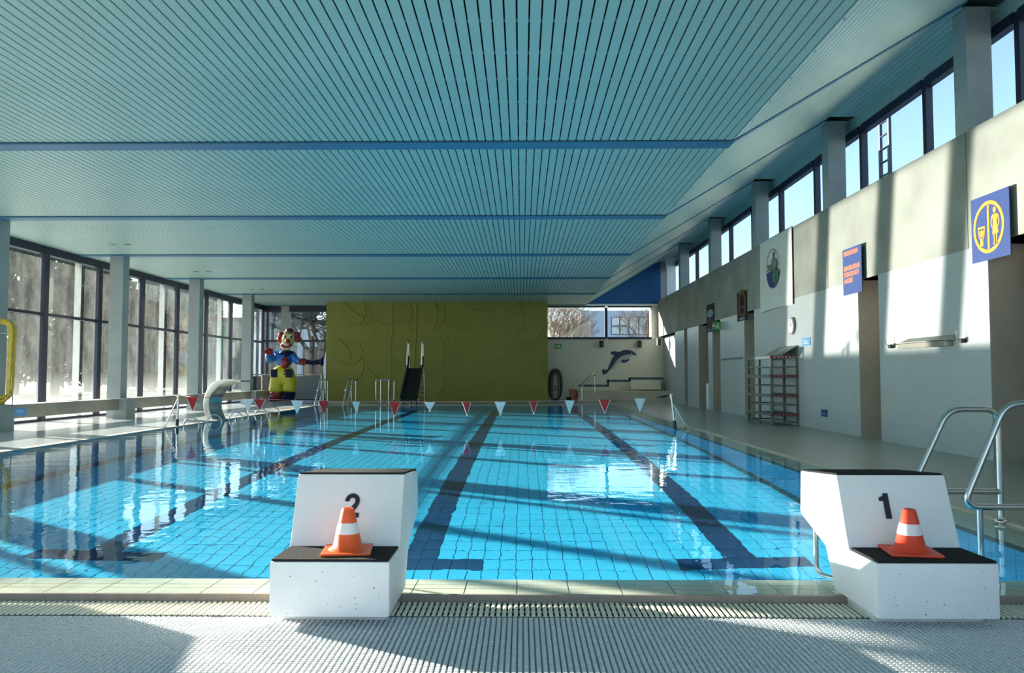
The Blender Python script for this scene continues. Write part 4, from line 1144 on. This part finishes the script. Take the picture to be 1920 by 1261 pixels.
t = thing('lane_rope_coil', 'long oval coil of dark lane rope hanging on the end wall beside the yellow wall', 'rope coil', (wx(1041, YE), YE - 0.05, wz(720, YE)))
for i in range(7):
    m = MB(); f = 1 - i * 0.085
    cxx, cz = wx(1041, YE), wz(720, YE); pts = []
    for k in range(28):
        a = 2 * math.pi * k / 28
        pts.append((cxx + 0.27 * f * math.copysign(abs(math.cos(a)) ** 0.7, math.cos(a)), YE - 0.10 - 0.02 * (i % 3), cz - 0.02 * i + 0.60 * (0.9 + f * .1) * math.copysign(abs(math.sin(a)) ** 0.85, math.sin(a))))
    m.tube(pts, 0.032, 7, True); m.build('loop', M['grey'] if i % 2 else M['black'], t, smooth=True)
for a, b in ((1, -1), (-1, 1)):
    m = MB(); m.tube([(cxx - 0.18 * a, YE - 0.14, cz + 0.05), (cxx, YE - 0.16, cz - 0.12), (cxx + 0.18 * a, YE - 0.14, cz - 0.42)], 0.022, 6); m.build('tie', M['grey'], t, smooth=True)
m = MB(); m.tube([(cxx, YE - 0.003, cz + 0.60), (cxx, YE - 0.2, cz + 0.60), (cxx, YE - 0.22, cz + 0.66)], 0.02, 8); m.build('hook', M['steel'], t, smooth=True)

# raised children's basin under the dolphin
t = thing('raised_basin', 'low beige tiled raised pool with steps and a dark blue stepped rim under the dolphin', 'pool', (4.2, 30.8, DECK))
bx0, bx1 = wx(1084, 31.0), 5.70
ybf = 30.4
m = MB(); m.box((wx(1145, ybf), ybf, DECK), (bx1, YE - 0.002, wz(733, ybf))); m.build('wall', M['basin'], t, bevel=0.01)
for i, (py, y) in enumerate(((746, 30.0), (740, 30.35), (733, 30.7))):
    m = MB(); m.box((wx(1085, y), y, DECK), (wx(1145, y) - 0.003, YE - 0.003 - 0.001 * i, wz(py, y))); m.build('step', M['basin'], t, bevel=0.008)
m = MB(); m.box((wx(1181, 31.9), 31.7, wz(731, ybf)), (bx1 - 0.2, YE - 0.003, wz(714, YE))); m.build('back_ledge', M['wallend'], t)
def dband(a, b, py): 
    n_ = max(1, int((b - a) / 4.2))
    for k in range(n_):
        p0, p1 = a + (b - a) * k / n_, a + (b - a) * (k + 1) / n_
        m = MB(); m.box((wx(p0, YE) + .008, YE - 0.014, wz(py + 2, YE)), (wx(p1, YE) - .008, YE - 0.0005, wz(py - 2, YE))); m.build('tile', M['dolphin'], t)
dband(1084, 1138, 722.5); dband(1138, 1181, 713.5); dband(1178, 1246, 709)
for px, p0, p1 in ((1139.5, 711, 724), (1180, 707, 715), (1247, 709, 715), (1253, 713, 724)):
    m = MB(); m.box((wx(px - 2, YE), YE - 0.014, wz(p1, YE)), (wx(px + 2, YE), YE - 0.0005, wz(p0, YE))); m.build('tile', M['dolphin'], t)
dband(1253, 1266, 723)
t = thing('stair_handrail', 'steel handrail on the steps of the raised basin under the dolphin', 'handrail', (wx(1105, 30.2), 30.2, DECK))
m = MB(); m.tube(rounded([q(1091, 748, 30.0), q(1091, 720, 30.0), q(1112, 699, 30.3), q(1116, 702, 30.4), q(1115, 736, 30.4)], 0.12, 5), 0.02, 8); m.build('tube', M['steel'], t, smooth=True)
m = MB(); m.tube([q(1093, 722, 30.05), q(1114, 703, 30.38)], 0.014, 6); m.build('mid_bar', M['steel'], t, smooth=True)
t = thing('waste_bin', 'small faded orange bin on the far deck beside the basin steps', 'bin', (wx(1074, 31.3), 31.3, DECK))
m = MB(); m.lathe([(0.13, 0.0), (0.16, 0.42), (0.17, 0.44), (0.15, 0.44), (0.13, 0.05)], (wx(1074, 31.3), 31.3, DECK), 20); m.build('body', M['paleorange'], t, smooth=True)
m = MB(); m.lathe([(0.17, 0.43), (0.178, 0.45), (0.15, 0.47)], (wx(1074, 31.3), 31.3, DECK), 20); m.build('lid_ring', M['paleorange'], t, smooth=True)
t = thing('floor_pot', 'small black pot on the far deck in front of the orange bin', 'pot', (wx(1066, 30.6), 30.6, DECK))
m = MB(); m.lathe([(0.07, 0), (0.10, 0.14), (0.11, 0.16), (0.09, 0.16), (0.07, 0.04)], (wx(1066, 30.6), 30.6, DECK), 16); m.build('body', M['black'], t, smooth=True)
m = MB(); m.lathe([(0.105, 0.155), (0.115, 0.165), (0.10, 0.175)], (wx(1066, 30.6), 30.6, DECK), 16); m.build('rim', M['black'], t, smooth=True)

# ------------------------------------------------------------------ signs on the right wall  (u runs towards the viewer's right = -Y)
U, V, N = Vector((0, -1, 0)), Vector((0, 0, 1)), Vector((-1, 0, 0))
SX = XR - 0.055
def wall_panel(name, label, cat, ya, yb, z0, z1, m_, x=SX, th=0.012, group=None):
    """ya = far edge, yb = near edge"""
    t = thing(name, label, cat, (x, (ya + yb) / 2, (z0 + z1) / 2))
    o = Vector((x, ya, z0))
    m = MB(); plate(m, [(0, 0), (ya - yb, 0), (ya - yb, z1 - z0), (0, z1 - z0)], o, U, V, N, th); m.build('panel', m_, t, bevel=0.003)
    return t, o + N * th, ya - yb, z1 - z0
def part_text(t, body, m_, size, o, w=None, name='lettering', bold=0.0):
    me = text_mesh(body, m_, size, o, U, V, 0.0008, 1.0, 'LEFT', bold)
    if w:
        xs = [v.co.dot(U) for v in me.vertices]; L = max(xs) - min(xs); k = w / L; b0 = min(xs)
        for v in me.vertices: v.co += U * ((v.co.dot(U) - b0) * (k - 1))
    me.transform(Matrix.Translation(-Vector(t.location))); return link(name, me, t)
ya, yb = wy(1824, SX), wy(1896, SX)
z0, z1 = CAMZ + .247 * SX, CAMZ + .388 * SX
t, o, w, h = wall_panel('toilet_sign', 'large blue square sign with an orange ring, toilet bowl and woman figure', 'sign', ya, yb, z0, z1, M['signblue'])
for (a, b) in ((0.04, h - .03), (w - .08, h - .03)):
    m = MB(); m.box((SX, ya - a - .02, z0 + b - .02), (XR, ya - a + .02, z0 + b + .02)); m.build('spacer', M['steel'], t)
m = MB(); ringplate(m, (w * .47, h * .50), .262, .305, o, U, V, N, .004, 56); m.build('ring', M['signorange'], t)
m = MB(); plate(m, [(w * .47 - .018, h * .5 - .27), (w * .47 + .018, h * .5 - .27), (w * .47 + .018, h * .5 + .27), (w * .47 - .018, h * .5 + .27)], o, U, V, N, .004); m.build('divider', M['signorange'], t)
f = MB(); fx, fz = w * .645, h * .5
plate(f, circle((fx - .005, fz + .175), .030, .036, 16), o, U, V, N, .004)
plate(f, [(fx - .012, fz + .15), (fx + .012, fz + .15), (fx + .014, fz + .12), (fx - .014, fz + .12)], o, U, V, N, .004)
plate(f, [(fx - .055, fz + .125), (fx + .05, fz + .125), (fx + .038, fz + .03), (fx + .045, fz - .02), (fx + .062, fz - .10), (fx - .058, fz - .10), (fx - .045, fz - .02), (fx - .038, fz + .03)], o, U, V, N, .004)
for s in (-1, 1):
    plate(f, [(fx + s * .05, fz + .125), (fx + s * .068, fz + .11), (fx + s * .088, fz + .03), (fx + s * .060, fz - .03), (fx + s * .046, fz - .025), (fx + s * .068, fz + .03), (fx + s * .05, fz + .09)], o, U, V, N, .004)
    plate(f, [(fx + s * .035, fz - .10), (fx + s * .012, fz - .10), (fx + s * .014, fz - .215), (fx + s * .045, fz - .225), (fx + s * .045, fz - .21), (fx + s * .032, fz - .20)], o, U, V, N, .004)
f.build('woman_figure', M['signorange'], t)
f = MB(); fx = w * .285; fz = h * .46
ringplate(f, (fx, fz - .045), .042, .060, o, U, V, N, .004, 24)
plate(f, [(fx - .07, fz + .055), (fx + .07, fz + .055), (fx + .07, fz + .030), (fx - .07, fz + .030)], o, U, V, N, .004)
for s in (-1, 1): plate(f, [(fx + s * .066, fz + .03), (fx + s * .05, fz + .03), (fx + s * .05, fz - .03), (fx + s * .066, fz - .03)], o, U, V, N, .004)
plate(f, circle((fx, fz - .035), .028, .04, 16), o, U, V, N, .003)
plate(f, [(fx - .03, fz - .105), (fx + .03, fz - .105), (fx + .035, fz - .175), (fx - .035, fz - .175)], o, U, V, N, .004)
f.build('toilet_bowl', M['signorange'], t)

ya, yb = wy(1582, SX), wy(1617, SX)
t, o, w, h = wall_panel('rules_sign', 'blue square sign with four lines of orange capitals under the concrete band', 'sign', ya, yb, z0, z1, M['signblue'])
for (a, b) in ((0.04, h - .03), (w - .08, h - .03)):
    m = MB(); m.box((SX, ya - a - .02, z0 + b - .02), (XR, ya - a + .02, z0 + b + .02)); m.build('spacer', M['steel'], t)
for body, zz, ww in (('DENKEN SIE DARAN', .655, .56), ('BEWAHREN SIE RUHE', .405, .62), ('STÖREN SIE NICHT', .30, .60), ('ANDERE', .195, .36)):
    part_text(t, body, M['signtext'], .105, o + U * .045 + V * zz, ww, bold=0.004)

# cloth banner with the round emblem
YBn0, YBn1 = wy(1424, SX), wy(1484, SX)
bz0, bz1 = 2.46, CAMZ + .548 * XR + 0.005
t = thing('cloth_banner', 'pale cloth banner with a round eagle emblem hanging from the concrete band', 'banner', (SX, (YBn0 + YBn1) / 2, bz1))
m = MB(); nx, nz = 18, 14; W = YBn0 - YBn1
vs, fs = [], []
for s in (0, .006):
    for i in range(nx + 1):
        for j in range(nz + 1):
            a, b = i / nx, j / nz
            d = .012 + .010 * math.sin(a * 17 + 2 * b) * (b) + .008 * math.sin(a * 7)
            vs.append((XR - d - s - .012, YBn0 - a * W, bz1 + (bz0 - bz1) * b + .03 * math.sin(a * 3) * b))
n = (nx + 1) * (nz + 1)
for k in range(2):
    for i in range(nx):
        for j in range(nz):
            a = k * n + i * (nz + 1) + j; fs.append((a, a + 1, a + nz + 2, a + nz + 1))
m.add(vs, fs); m.build('cloth', M['banner'], t, smooth=True)
o = Vector((XR - .052, YBn0, bz0)); cc = (W * .44, (bz1 - bz0) * .56); rr = .43
m = MB(); ringplate(m, cc, rr - .018, rr, o, U, V, N, .003, 48); m.build('emblem_ring', M['grey'], t)
low = circle(cc, rr - .02, None, 30, 180 + 2, 360 - 2)
m = MB(); plate(m, [(p[0], p[1] - .10 if False else p[1]) for p in circle(cc, rr - .02, None, 30, 188, 296)] + [(cc[0] + .05, cc[1] - .03)], o, U, V, N, .003); m.build('emblem_water', M['logoblue'], t)
m = MB(); plate(m, circle(cc, rr - .02, None, 20, 300, 352) + [(cc[0] + .12, cc[1] - .05), (cc[0] + .10, cc[1] - .30)], o, U, V, N, .003); m.build('emblem_hill', M['logogreen'], t)
m = MB()
eg = [[(.02, .33), (.10, .36), (.16, .30), (.10, .27), (.03, .28)], [(.03, .28), (.10, .27), (.13, .12), (.11, -.05), (.03, .02), (.02, .16)], [(.0, .25), (-.06, .18), (-.12, .02), (-.04, .06), (.02, .14)], [(.14, .22), (.22, .16), (.26, .02), (.27, -.10), (.18, -.02), (.13, .08)], [(.19, .20), (.28, .13), (.31, .0), (.25, .08)], [(.04, -.02), (.10, -.05), (.11, -.28), (.05, -.30)], [(.13, -.03), (.25, -.10), (.30, -.06), (.22, .0)]]
for pg in eg: plate(m, [(cc[0] + a, cc[1] + b) for a, b in pg], o, U, V, N, .004)
m.build('emblem_eagle', M['grey'], t)
part_text(t, 'DLRG', M['logogreen'], .19, o + N * .001 + U * (cc[0] - .36) + V * (cc[1] - .02), .36, 'emblem_letters', .006)
m = MB(); m.tube([(XR - .02, YBn0 + .03, bz1), (XR - .02, YBn1 - .03, bz1)], .012, 8); m.build('hanging_rod', M['steel'], t, smooth=True)

# two posters
for (pa, pb, py0, py1, lab, kind) in ((1322, 1336, 622, 570, 'narrow dark poster with a pale blue round motif on the concrete band', 0), (1379, 1397, 601, 547, 'narrow dark poster with a golden oval motif on the concrete band', 1)):
    ya, yb = wy(pa, SX), wy(pb, SX); ym = (ya + yb) / 2
    t, o, w, h = wall_panel('poster', lab, 'poster', ya, yb, wz(py0, ym), wz(py1, ym), M['poster1'], XR - 0.001)
    if kind == 0:
        m = MB(); plate(m, circle((w * .5, h * .66), w * .40, h * .15, 20), o, U, V, N, .003); m.build('round_motif', M['posterblue'], t)
        m = MB(); plate(m, [(w * .12, h * .06), (w * .85, h * .06), (w * .85, h * .46), (w * .12, h * .46)], o, U, V, N, .003); m.build('picture_field', M['posterpink'], t)
        m = MB()
        for k in range(4): plate(m, [(w * (.15 + .19 * k), h * .02), (w * (.27 + .19 * k), h * .02), (w * (.25 + .19 * k), h * .14), (w * (.20 + .19 * k), h * .12)], o + N * .003, U, V, N, .002)
        m.build('pale_stroke', M['posterblue'], t)
    else:
        m = MB(); ringplate(m, (w * .5, h * .62), w * .25, w * .38, o, U, V, N, .003, 24); m.build('golden_oval', M['postergold'], t)
        m = MB(); plate(m, circle((w * .5, h * .30), w * .42, h * .24, 20), o, U, V, N, .002); m.build('pale_shape', M['posterpink'], t)
        m = MB(); plate(m, circle((w * .52, h * .34), w * .20, h * .10, 16), o + N * .002, U, V, N, .002); m.build('dark_shape', M['poster1'], t)
        m = MB(); plate(m, [(w * .2, h * .03), (w * .8, h * .03), (w * .75, h * .10), (w * .25, h * .10)], o, U, V, N, .003); m.build('caption_strip', M['posterblue'], t)

# clock
yc = wy(1486, XR); zc = wz(611, yc)
t = thing('wall_clock', 'round white wall clock with a dark rim above the metal rack', 'clock', (XR, yc, zc))
rc = 16 / 1500 * yc * 1.0
m = MB(); m.lathe([(rc * .93, -.05), (rc, -.045), (rc, 0), (rc * .9, 0)], (XR - 0.0, yc, zc), 32, 'x'); m.build('rim', M['grey'], t, smooth=True)
m = MB(); m.lathe([(rc * .86, -.056), (rc * .86, -.045)], (XR, yc, zc), 32, 'x'); m.build('dial', M['white'], t)
m = MB(); o = Vector((XR - .056, yc, zc))
for k in range(12):
    a = R(30 * k); d = Vector((math.cos(a), math.sin(a))); e = Vector((-d.y, d.x)) * .006
    plate(m, [(d.x * rc * .68 + e.x, d.y * rc * .68 + e.y), (d.x * rc * .80 + e.x, d.y * rc * .80 + e.y), (d.x * rc * .80 - e.x, d.y * rc * .80 - e.y), (d.x * rc * .68 - e.x, d.y * rc * .68 - e.y)], o, U, V, N, .001)
m.build('hour_marks', M['black'], t)
for nm, a, L in (('hour_hand', 60, .45), ('minute_hand', 350, .68)):
    m = MB(); d = Vector((math.sin(R(a)), math.cos(R(a)))); e = Vector((-d.y, d.x)) * .007
    plate(m, [(e.x, e.y), (d.x * rc * L + e.x, d.y * rc * L + e.y), (d.x * rc * L - e.x, d.y * rc * L - e.y), (-e.x, -e.y)], o, U, V, N, .003); m.build(nm, M['black'], t)

for (pa, pb, p0, p1, lab, mk) in ((1503, 1518, 648, 633, 'small light blue notice on the wall beside the clock', 'ltblue'), (1536, 1547, 780, 767, 'small dark blue notice low on the white wall right of the rack', 'signblue')):
    ya, yb = wy(pa, XR), wy(pb, XR); ym = (ya + yb) / 2
    t, o, w, h = wall_panel('wall_notice', lab, 'sign', ya, yb, wz(p0, ym), wz(p1, ym), M[mk], XR, .012)
    m = MB()
    for k in range(3): plate(m, [(w * .15, h * (.25 + .2 * k)), (w * (.85 - .1 * k), h * (.25 + .2 * k)), (w * (.85 - .1 * k), h * (.32 + .2 * k)), (w * .15, h * (.32 + .2 * k))], o, U, V, N, .001)
    m.build('print_line', M['white' if mk == 'ltblue' else 'ltblue'], t)

# pole shelf on the near pier
t = thing('wall_rack', 'slim grey shelf with a tilted lid and rod on the sunlit white wall', 'wall shelf', (XR, 10.9, 1.45))
ya, yb = wy(1692, XR), wy(1782, XR)
zl = lambda y: 1.03 + (704 - 640) / 1500 * 10.9
zz = 1.47
m = MB(); m.box((XR - .10, yb, zz - .06), (XR, ya, zz + .01)); m.build('tray', M['brushed'], t, bevel=.004)
m = MB(); m.prism([(XR, zz + .01), (XR - .13, zz + .015), (XR - .13, zz + .022), (XR, zz + .085)], 'y', yb - .08, ya - .12); m.build('tilted_lid', M['boardgrey'], t)
m = MB(); m.tube([(XR - .05, ya, zz + .015), (XR - .05, wy(1674, XR), zz + .005)], .006, 6); m.build('rod', M['steel'], t, smooth=True)
for px, lab in ((1672, 'far'), (1805, 'near')):
    y = wy(px, XR)
    m = MB(); m.box((XR - .07, y - .035, zz - .035), (XR, y + .035, zz + .02)); b_ = m.build('bracket', M['black'], t, bevel=.006)
    m = MB(); m.tube([(XR - .06, y + .02, zz), (XR - .10, y + .02, zz + .02), (XR - .10, y + .02, zz + .12)], .006, 6); m.build('hook', M['steel'], b_, smooth=True)
# bar on the farther pier
t = thing('wall_rail', 'short thin rail with pegs on the white pier left of the rack', 'rail', (XR, 20.8, wz(672, 20.8)))
zz = wz(672, 20.8)
m = MB(); m.box((XR - .05, 19.95, zz - .02), (XR, 21.9, zz + .02)); m.build('board', M['grey'], t)
for k in range(6):
    m = MB(); m.tube([(XR - .04, 20.1 + k * .32, zz), (XR - .11, 20.1 + k * .32, zz + .02)], .009, 6); m.build('peg', M['steel'], t)
# low white cupboard at the far doorway
t = thing('low_cupboard', 'low white cupboard standing in the dark doorway at the far right', 'cupboard', (XR + .2, 23.85, DECK))
m = MB(); m.box((XR + .02, 23.66, DECK), (XR + .40, 24.05, 0.80)); m.build('body', M['white'], t, bevel=.008)
m = MB(); m.box((XR + .012, 23.68, DECK + .06), (XR + .02, 24.03, 0.77)); d_ = m.build('door', M['white'], t)
m = MB(); m.tube([(XR + .005, 23.72, .5), (XR + .005, 23.72, .6)], .006, 6); m.build('handle', M['steel'], d_)

# ------------------------------------------------------------------ metal rack against the right wall
RX0, RX1, RY0, RY1 = 4.97, XR - .02, 16.0, 17.6
t = thing('storage_rack', 'open grey metal storage rack with maroon shelf edges against the white wall', 'rack', ((RX0 + RX1) / 2, RY0, DECK))
HT = 1.43
for x in (RX0, RX1):
    for y in (RY0, (RY0 + RY1) / 2, RY1):
        m = MB(); m.box((x - .024, y - .024, DECK), (x + .024, y + .024, HT)); m.build('post', M['rack'], t, bevel=.004)
for z in (HT - .03, 1.02, .635, .26):
    m = MB(); m.box((RX0, RY0, z - .012), (RX1, RY1, z + .004)); sh = m.build('shelf', M['rack'], t)
    for a, b in (((RX0 - .03, RY0, z - .03), (RX0 - .015, RY1, z + .03)), ((RX1 + .0, RY0, z - .03), (RX1 + .012, RY1, z + .03))):
        m = MB(); m.box(a, b); m.build('edge', M['rack'], sh)
    m = MB(); m.box((RX0 - .03, RY0 - .045, z - .022), (RX1 + .015, RY0 - .026, z + .022)); m.build('edge', M['maroon'], sh)
    m = MB()
    for k in range(7): m.box((RX0 + .04 + k * .075, RY0 - .049, z - .008), (RX0 + .075 + k * .075, RY0 - .044, z + .010))
    m.build('edge_slots', M['grey'] if z < 1.3 else M['wflag'], sh)
for z in (1.21, .83, .45, .10):
    m = MB()
    m.box((RX0 - .012, RY0, z - .013), (RX0 + .012, RY1, z + .013)); m.box((RX1 - .012, RY0, z - .013), (RX1 + .012, RY1, z + .013))
    m.box((RX0, RY0 - .012, z - .013), (RX1, RY0 + .012, z + .013)); m.box((RX0, RY1 - .012, z - .013), (RX1, RY1 + .012, z + .013)); m.build('side_rail', M['rack'], t)
t = thing('leaning_board', 'grey board lying tilted against the wall on top of the metal rack', 'board', (5.3, 16.2, HT))
m = MB(); m.prism([(RX0 + .16, HT - .005), (XR - .005, HT + .19), (XR - .005, HT + .205), (RX0 + .14, HT + .01)], 'y', RY0 - .02, RY0 + 1.05); m.build('sheet', M['boardgrey'], t)
m = MB(); m.box((RX0 + .14, RY0 - .02, HT - .004), (RX0 + .17, RY0 + 1.05, HT + .014)); m.build('edge_strip', M['rack'], t)

# ------------------------------------------------------------------ outside
m = MB(); m.box((-60, -40, -0.35), (-11.6, 160, -0.08)); m.build('ground', M['lawn'], kind='structure')
m = MB(); m.box((-11.6, YE + .6, -0.35), (60, 160, -0.08)); m.build('ground', M['lawn'], kind='structure')
m = MB(); m.box((-60, -40, -0.35), (60, YB - .1, -0.08)); m.build('ground', M['paving'], kind='structure')
m = MB(); m.box((7.0, YB, -0.35), (60, YE + .6, -0.08)); m.build('ground', M['lawn'], kind='structure')
m = MB(); m.box((-16.0, YB, -0.12), (-10.55, YE + 5, -0.02)); m.build('terrace', M['paving'], kind='structure')

def bare_tree(name, label, base, height, seed, mk='twig', spread=0.5, cat='tree', depth=5, lean=(0, 0), group=None, r0=None, kids=3):
    rr = random.Random(seed)
    t = thing(name, label, cat, base, group=group)
    trunk, br = MB(), MB()
    def grow(p, d, L, r, lev):
        q_ = p + d * L
        mid = p + d * L * .5 + Vector((rr.uniform(-1, 1), rr.uniform(-1, 1), rr.uniform(-.3, .3))) * L * .06
        (trunk if lev == 0 else br).tube([p, mid, q_], [r, r * .85, r * .68], 6 if lev == 0 else 3, caps=False)
        if lev >= depth: return
        n_ = kids + (1 if rr.random() < .5 else 0)
        for i in range(n_):
            k = Vector((rr.uniform(-1, 1), rr.uniform(-1, 1), rr.uniform(-.35, .8)))
            nd = (d * (1 - spread) + k * spread * 1.3).normalized()
            grow(p + (q_ - p) * rr.uniform(.55, 1.0), nd, L * rr.uniform(.55, .80), r * .58, lev + 1)
    grow(Vector(base), Vector((lean[0], lean[1], 1)).normalized(), height * .36, r0 or height * .02, 0)
    trunk.build('trunk', M['bark'], t, smooth=True)
    o = br.build('branches', M[mk], t)
    return t
def leafy_tree(label, base, height, width, seed, group=None):
    rr = random.Random(seed)
    t = thing('evergreen_tree', label, 'tree', base, group=group)
    m = MB(); m.tube([base, (base[0] + .2, base[1], base[2] + height * .5), (base[0], base[1], base[2] + height * .92)], [.28, .2, .05], 7); m.build('trunk', M['bark'], t, smooth=True)
    vs, fs = [], []
    for i in range(5200):
        f = rr.random() ** .8
        z = height * (.06 + .94 * f); rad = width * (1 - f * .75) * (.75 + .25 * math.sin(f * 21 + seed)) * math.sqrt(rr.uniform(.12, 1))
        a = rr.uniform(0, 2 * math.pi)
        c = Vector((base[0] + rad * math.cos(a), base[1] + rad * math.sin(a), base[2] + z))
        d1 = Vector((rr.uniform(-1, 1), rr.uniform(-1, 1), rr.uniform(-1, .6))).normalized() * rr.uniform(.16, .40)
        d2 = d1.cross(Vector((rr.uniform(-1, 1), rr.uniform(-1, 1), rr.uniform(-1, 1)))).normalized() * rr.uniform(.06, .16)
        k = len(vs); vs += [c - d1, c + d2, c + d1, c - d2]; fs.append((k, k + 1, k + 2, k + 3))
    me = bpy.data.meshes.new('foliage'); me.from_pydata([Vector(v) - Vector(base) for v in vs], [], fs); me.materials.append(M['leaf']); link('foliage', me, t)
    return t
# trees seen through the left windows
spots = [(-27, 41, 13, 4.2), (-30, 47, 14, 4.6), (-27, 46, 11, 3.6), (-26, 50.5, 10, 3.6), (-30, 55, 12, 4.0), (-26, 56, 6.2, 3.2), (-31, 62, 7, 3.6), (-33, 51, 15, 4.6)]
for i, (x, y, h, w) in enumerate(spots):
    leafy_tree('dark evergreen tree beyond the misted left windows, ' + ['first from the left', 'tall and second from the left', 'in front of the tall one', 'behind the first concrete column', 'behind the second window bay', 'low and bushy behind the second column', 'small and last of the row', 'tallest at the back'][i], (x, y, -.1), h, w, 11 + i, 'evergreen trees outside')
bare_tree('bare_tree', 'bare branching tree against the bright sky in the second left window bay', (-31, 66, -.1), 13, 5, 'bark', .5, depth=5)
bare_tree('bare_tree', 'bare leafless tree outside behind the clown head', (wx(585, 46), 46, -.1), 9.5, 8, 'bark', .55, depth=5)
bare_tree('bare_tree', 'bare leafless tree outside by the corner of the yellow wall', (wx(604, 40), 40, -.1), 8.0, 21, 'bark', .55, depth=5)
for i, (px, Y, h, s) in enumerate(((1032, 58, 8.2, 3), (1052, 60, 8.0, 4), (1070, 59, 7.0, 9), (1206, 58, 6.4, 6), (1217, 60, 8.2, 12), (1042, 66, 9.0, 14), (1194, 66, 4.6, 15))):
    bare_tree('bare_shrub', 'tawny bare shrub outside the end windows, ' + ['beside the yellow wall edge', 'second from the yellow wall', 'just left of the pale blue panel', 'right of the window grid', 'rightmost by the sunlit corner', 'tall one at the back on the left', 'behind the window grid'][i], (wx(px, Y), Y, -.1), h, 40 + s, 'twig', .40, 'shrub', 5, group='bare shrubs outside the end windows', r0=.07, kids=4)

def building(label, x0, y0, x1, y1, h, wallm, wins, roof=None):
    """wins = list of (u0,u1,z0,z1) on the face y0"""
    t = thing('building', label, 'building', ((x0 + x1) / 2, y0, -.1))
    m = MB(); m.box((x0, y0, -.1), (x1, y1, h)); m.build('wall', wallm, t)
    if roof: m = MB(); m.box((x0 - .2, y0 - .2, h), (x1 + .2, y1 + .2, h + .25)); m.build('roof', M[roof], t)
    for (a, b, c, d, fm, gm) in wins:
        m = MB(); m.box((a, y0 - .05, c), (b, y0 + .02, d)); w = m.build('window', M[fm], t)
        nx_ = max(1, round((b - a) / 1.1))
        for k in range(nx_):
            p, q_ = a + (b - a) * k / nx_ + .06, a + (b - a) * (k + 1) / nx_ - .06
            m = MB(); m.box((p, y0 - .07, c + .06), (q_, y0 - .045, d - .06)); m.build('pane', M[gm], w)
    return t
Yb = 80.0
building('pale blue building with a framed window grid outside the end windows', wx(1090, Yb), Yb, wx(1235, Yb), Yb + 6, wz(582, Yb), M['render_blue'],
         [(wx(1146, Yb), wx(1178, Yb), wz(627, Yb), wz(612, Yb), 'frame', 'render_white'), (wx(1146, Yb), wx(1178, Yb), wz(611, Yb), wz(594, Yb), 'frame', 'render_white'), (wx(1179, Yb), wx(1216, Yb), wz(627, Yb), wz(594, Yb), 'frame', 'render_white')])
Yc = 52.0
building('white house with a dark garage door outside, behind the clown', wx(556, Yc), Yc, wx(640, Yc), Yc + 6, 4.4, M['render_white'],
         [(wx(568, Yc), wx(599, Yc), -.05, wz(650, Yc), 'frame', 'darkglass'), (wx(586, Yc), wx(596, Yc), wz(626, Yc), wz(606, Yc), 'render_white', 'skin'), (wx(551, Yc), wx(556.5, Yc), wz(622, Yc), wz(605, Yc), 'render_white', 'render_white')], 'rooftile')
Yd = 58.0
building('grey stone house with red brick pillars outside the left end window', wx(470, Yd), Yd, wx(552, Yd), Yd + 6, 6.0, M['concrete'],
         [(wx(488, Yd), wx(497, Yd), 0, wz(615, Yd), 'brick', 'brick'), (wx(505, Yd), wx(514, Yd), wz(640, Yd), wz(610, Yd), 'render_white', 'darkglass'), (wx(530, Yd), wx(540, Yd), wz(640, Yd), wz(606, Yd), 'render_white', 'darkglass')], 'rooftile')
Ye = 66.0
building('long low building with green cladding outside the last left window bays', wx(392, Ye), Ye, wx(462, Ye), Ye + 8, 5.6, M['concrete'],
         [(wx(401, Ye), wx(420, Ye), wz(672, Ye), wz(610, Ye), 'greenpaint', 'greenpaint'), (wx(428, Ye), wx(440, Ye), wz(672, Ye), wz(640, Ye), 'greenpaint', 'render_white')], 'rooftile')
building('low grey building outside the second left window bay', wx(262, 72), 72, wx(352, 72), 80, 9.6, M['concrete'],
         [(wx(300, 72), wx(315, 72), 3, 5, 'render_white', 'darkglass'), (wx(322, 72), wx(337, 72), 3, 5, 'render_white', 'darkglass')], 'rooftile')
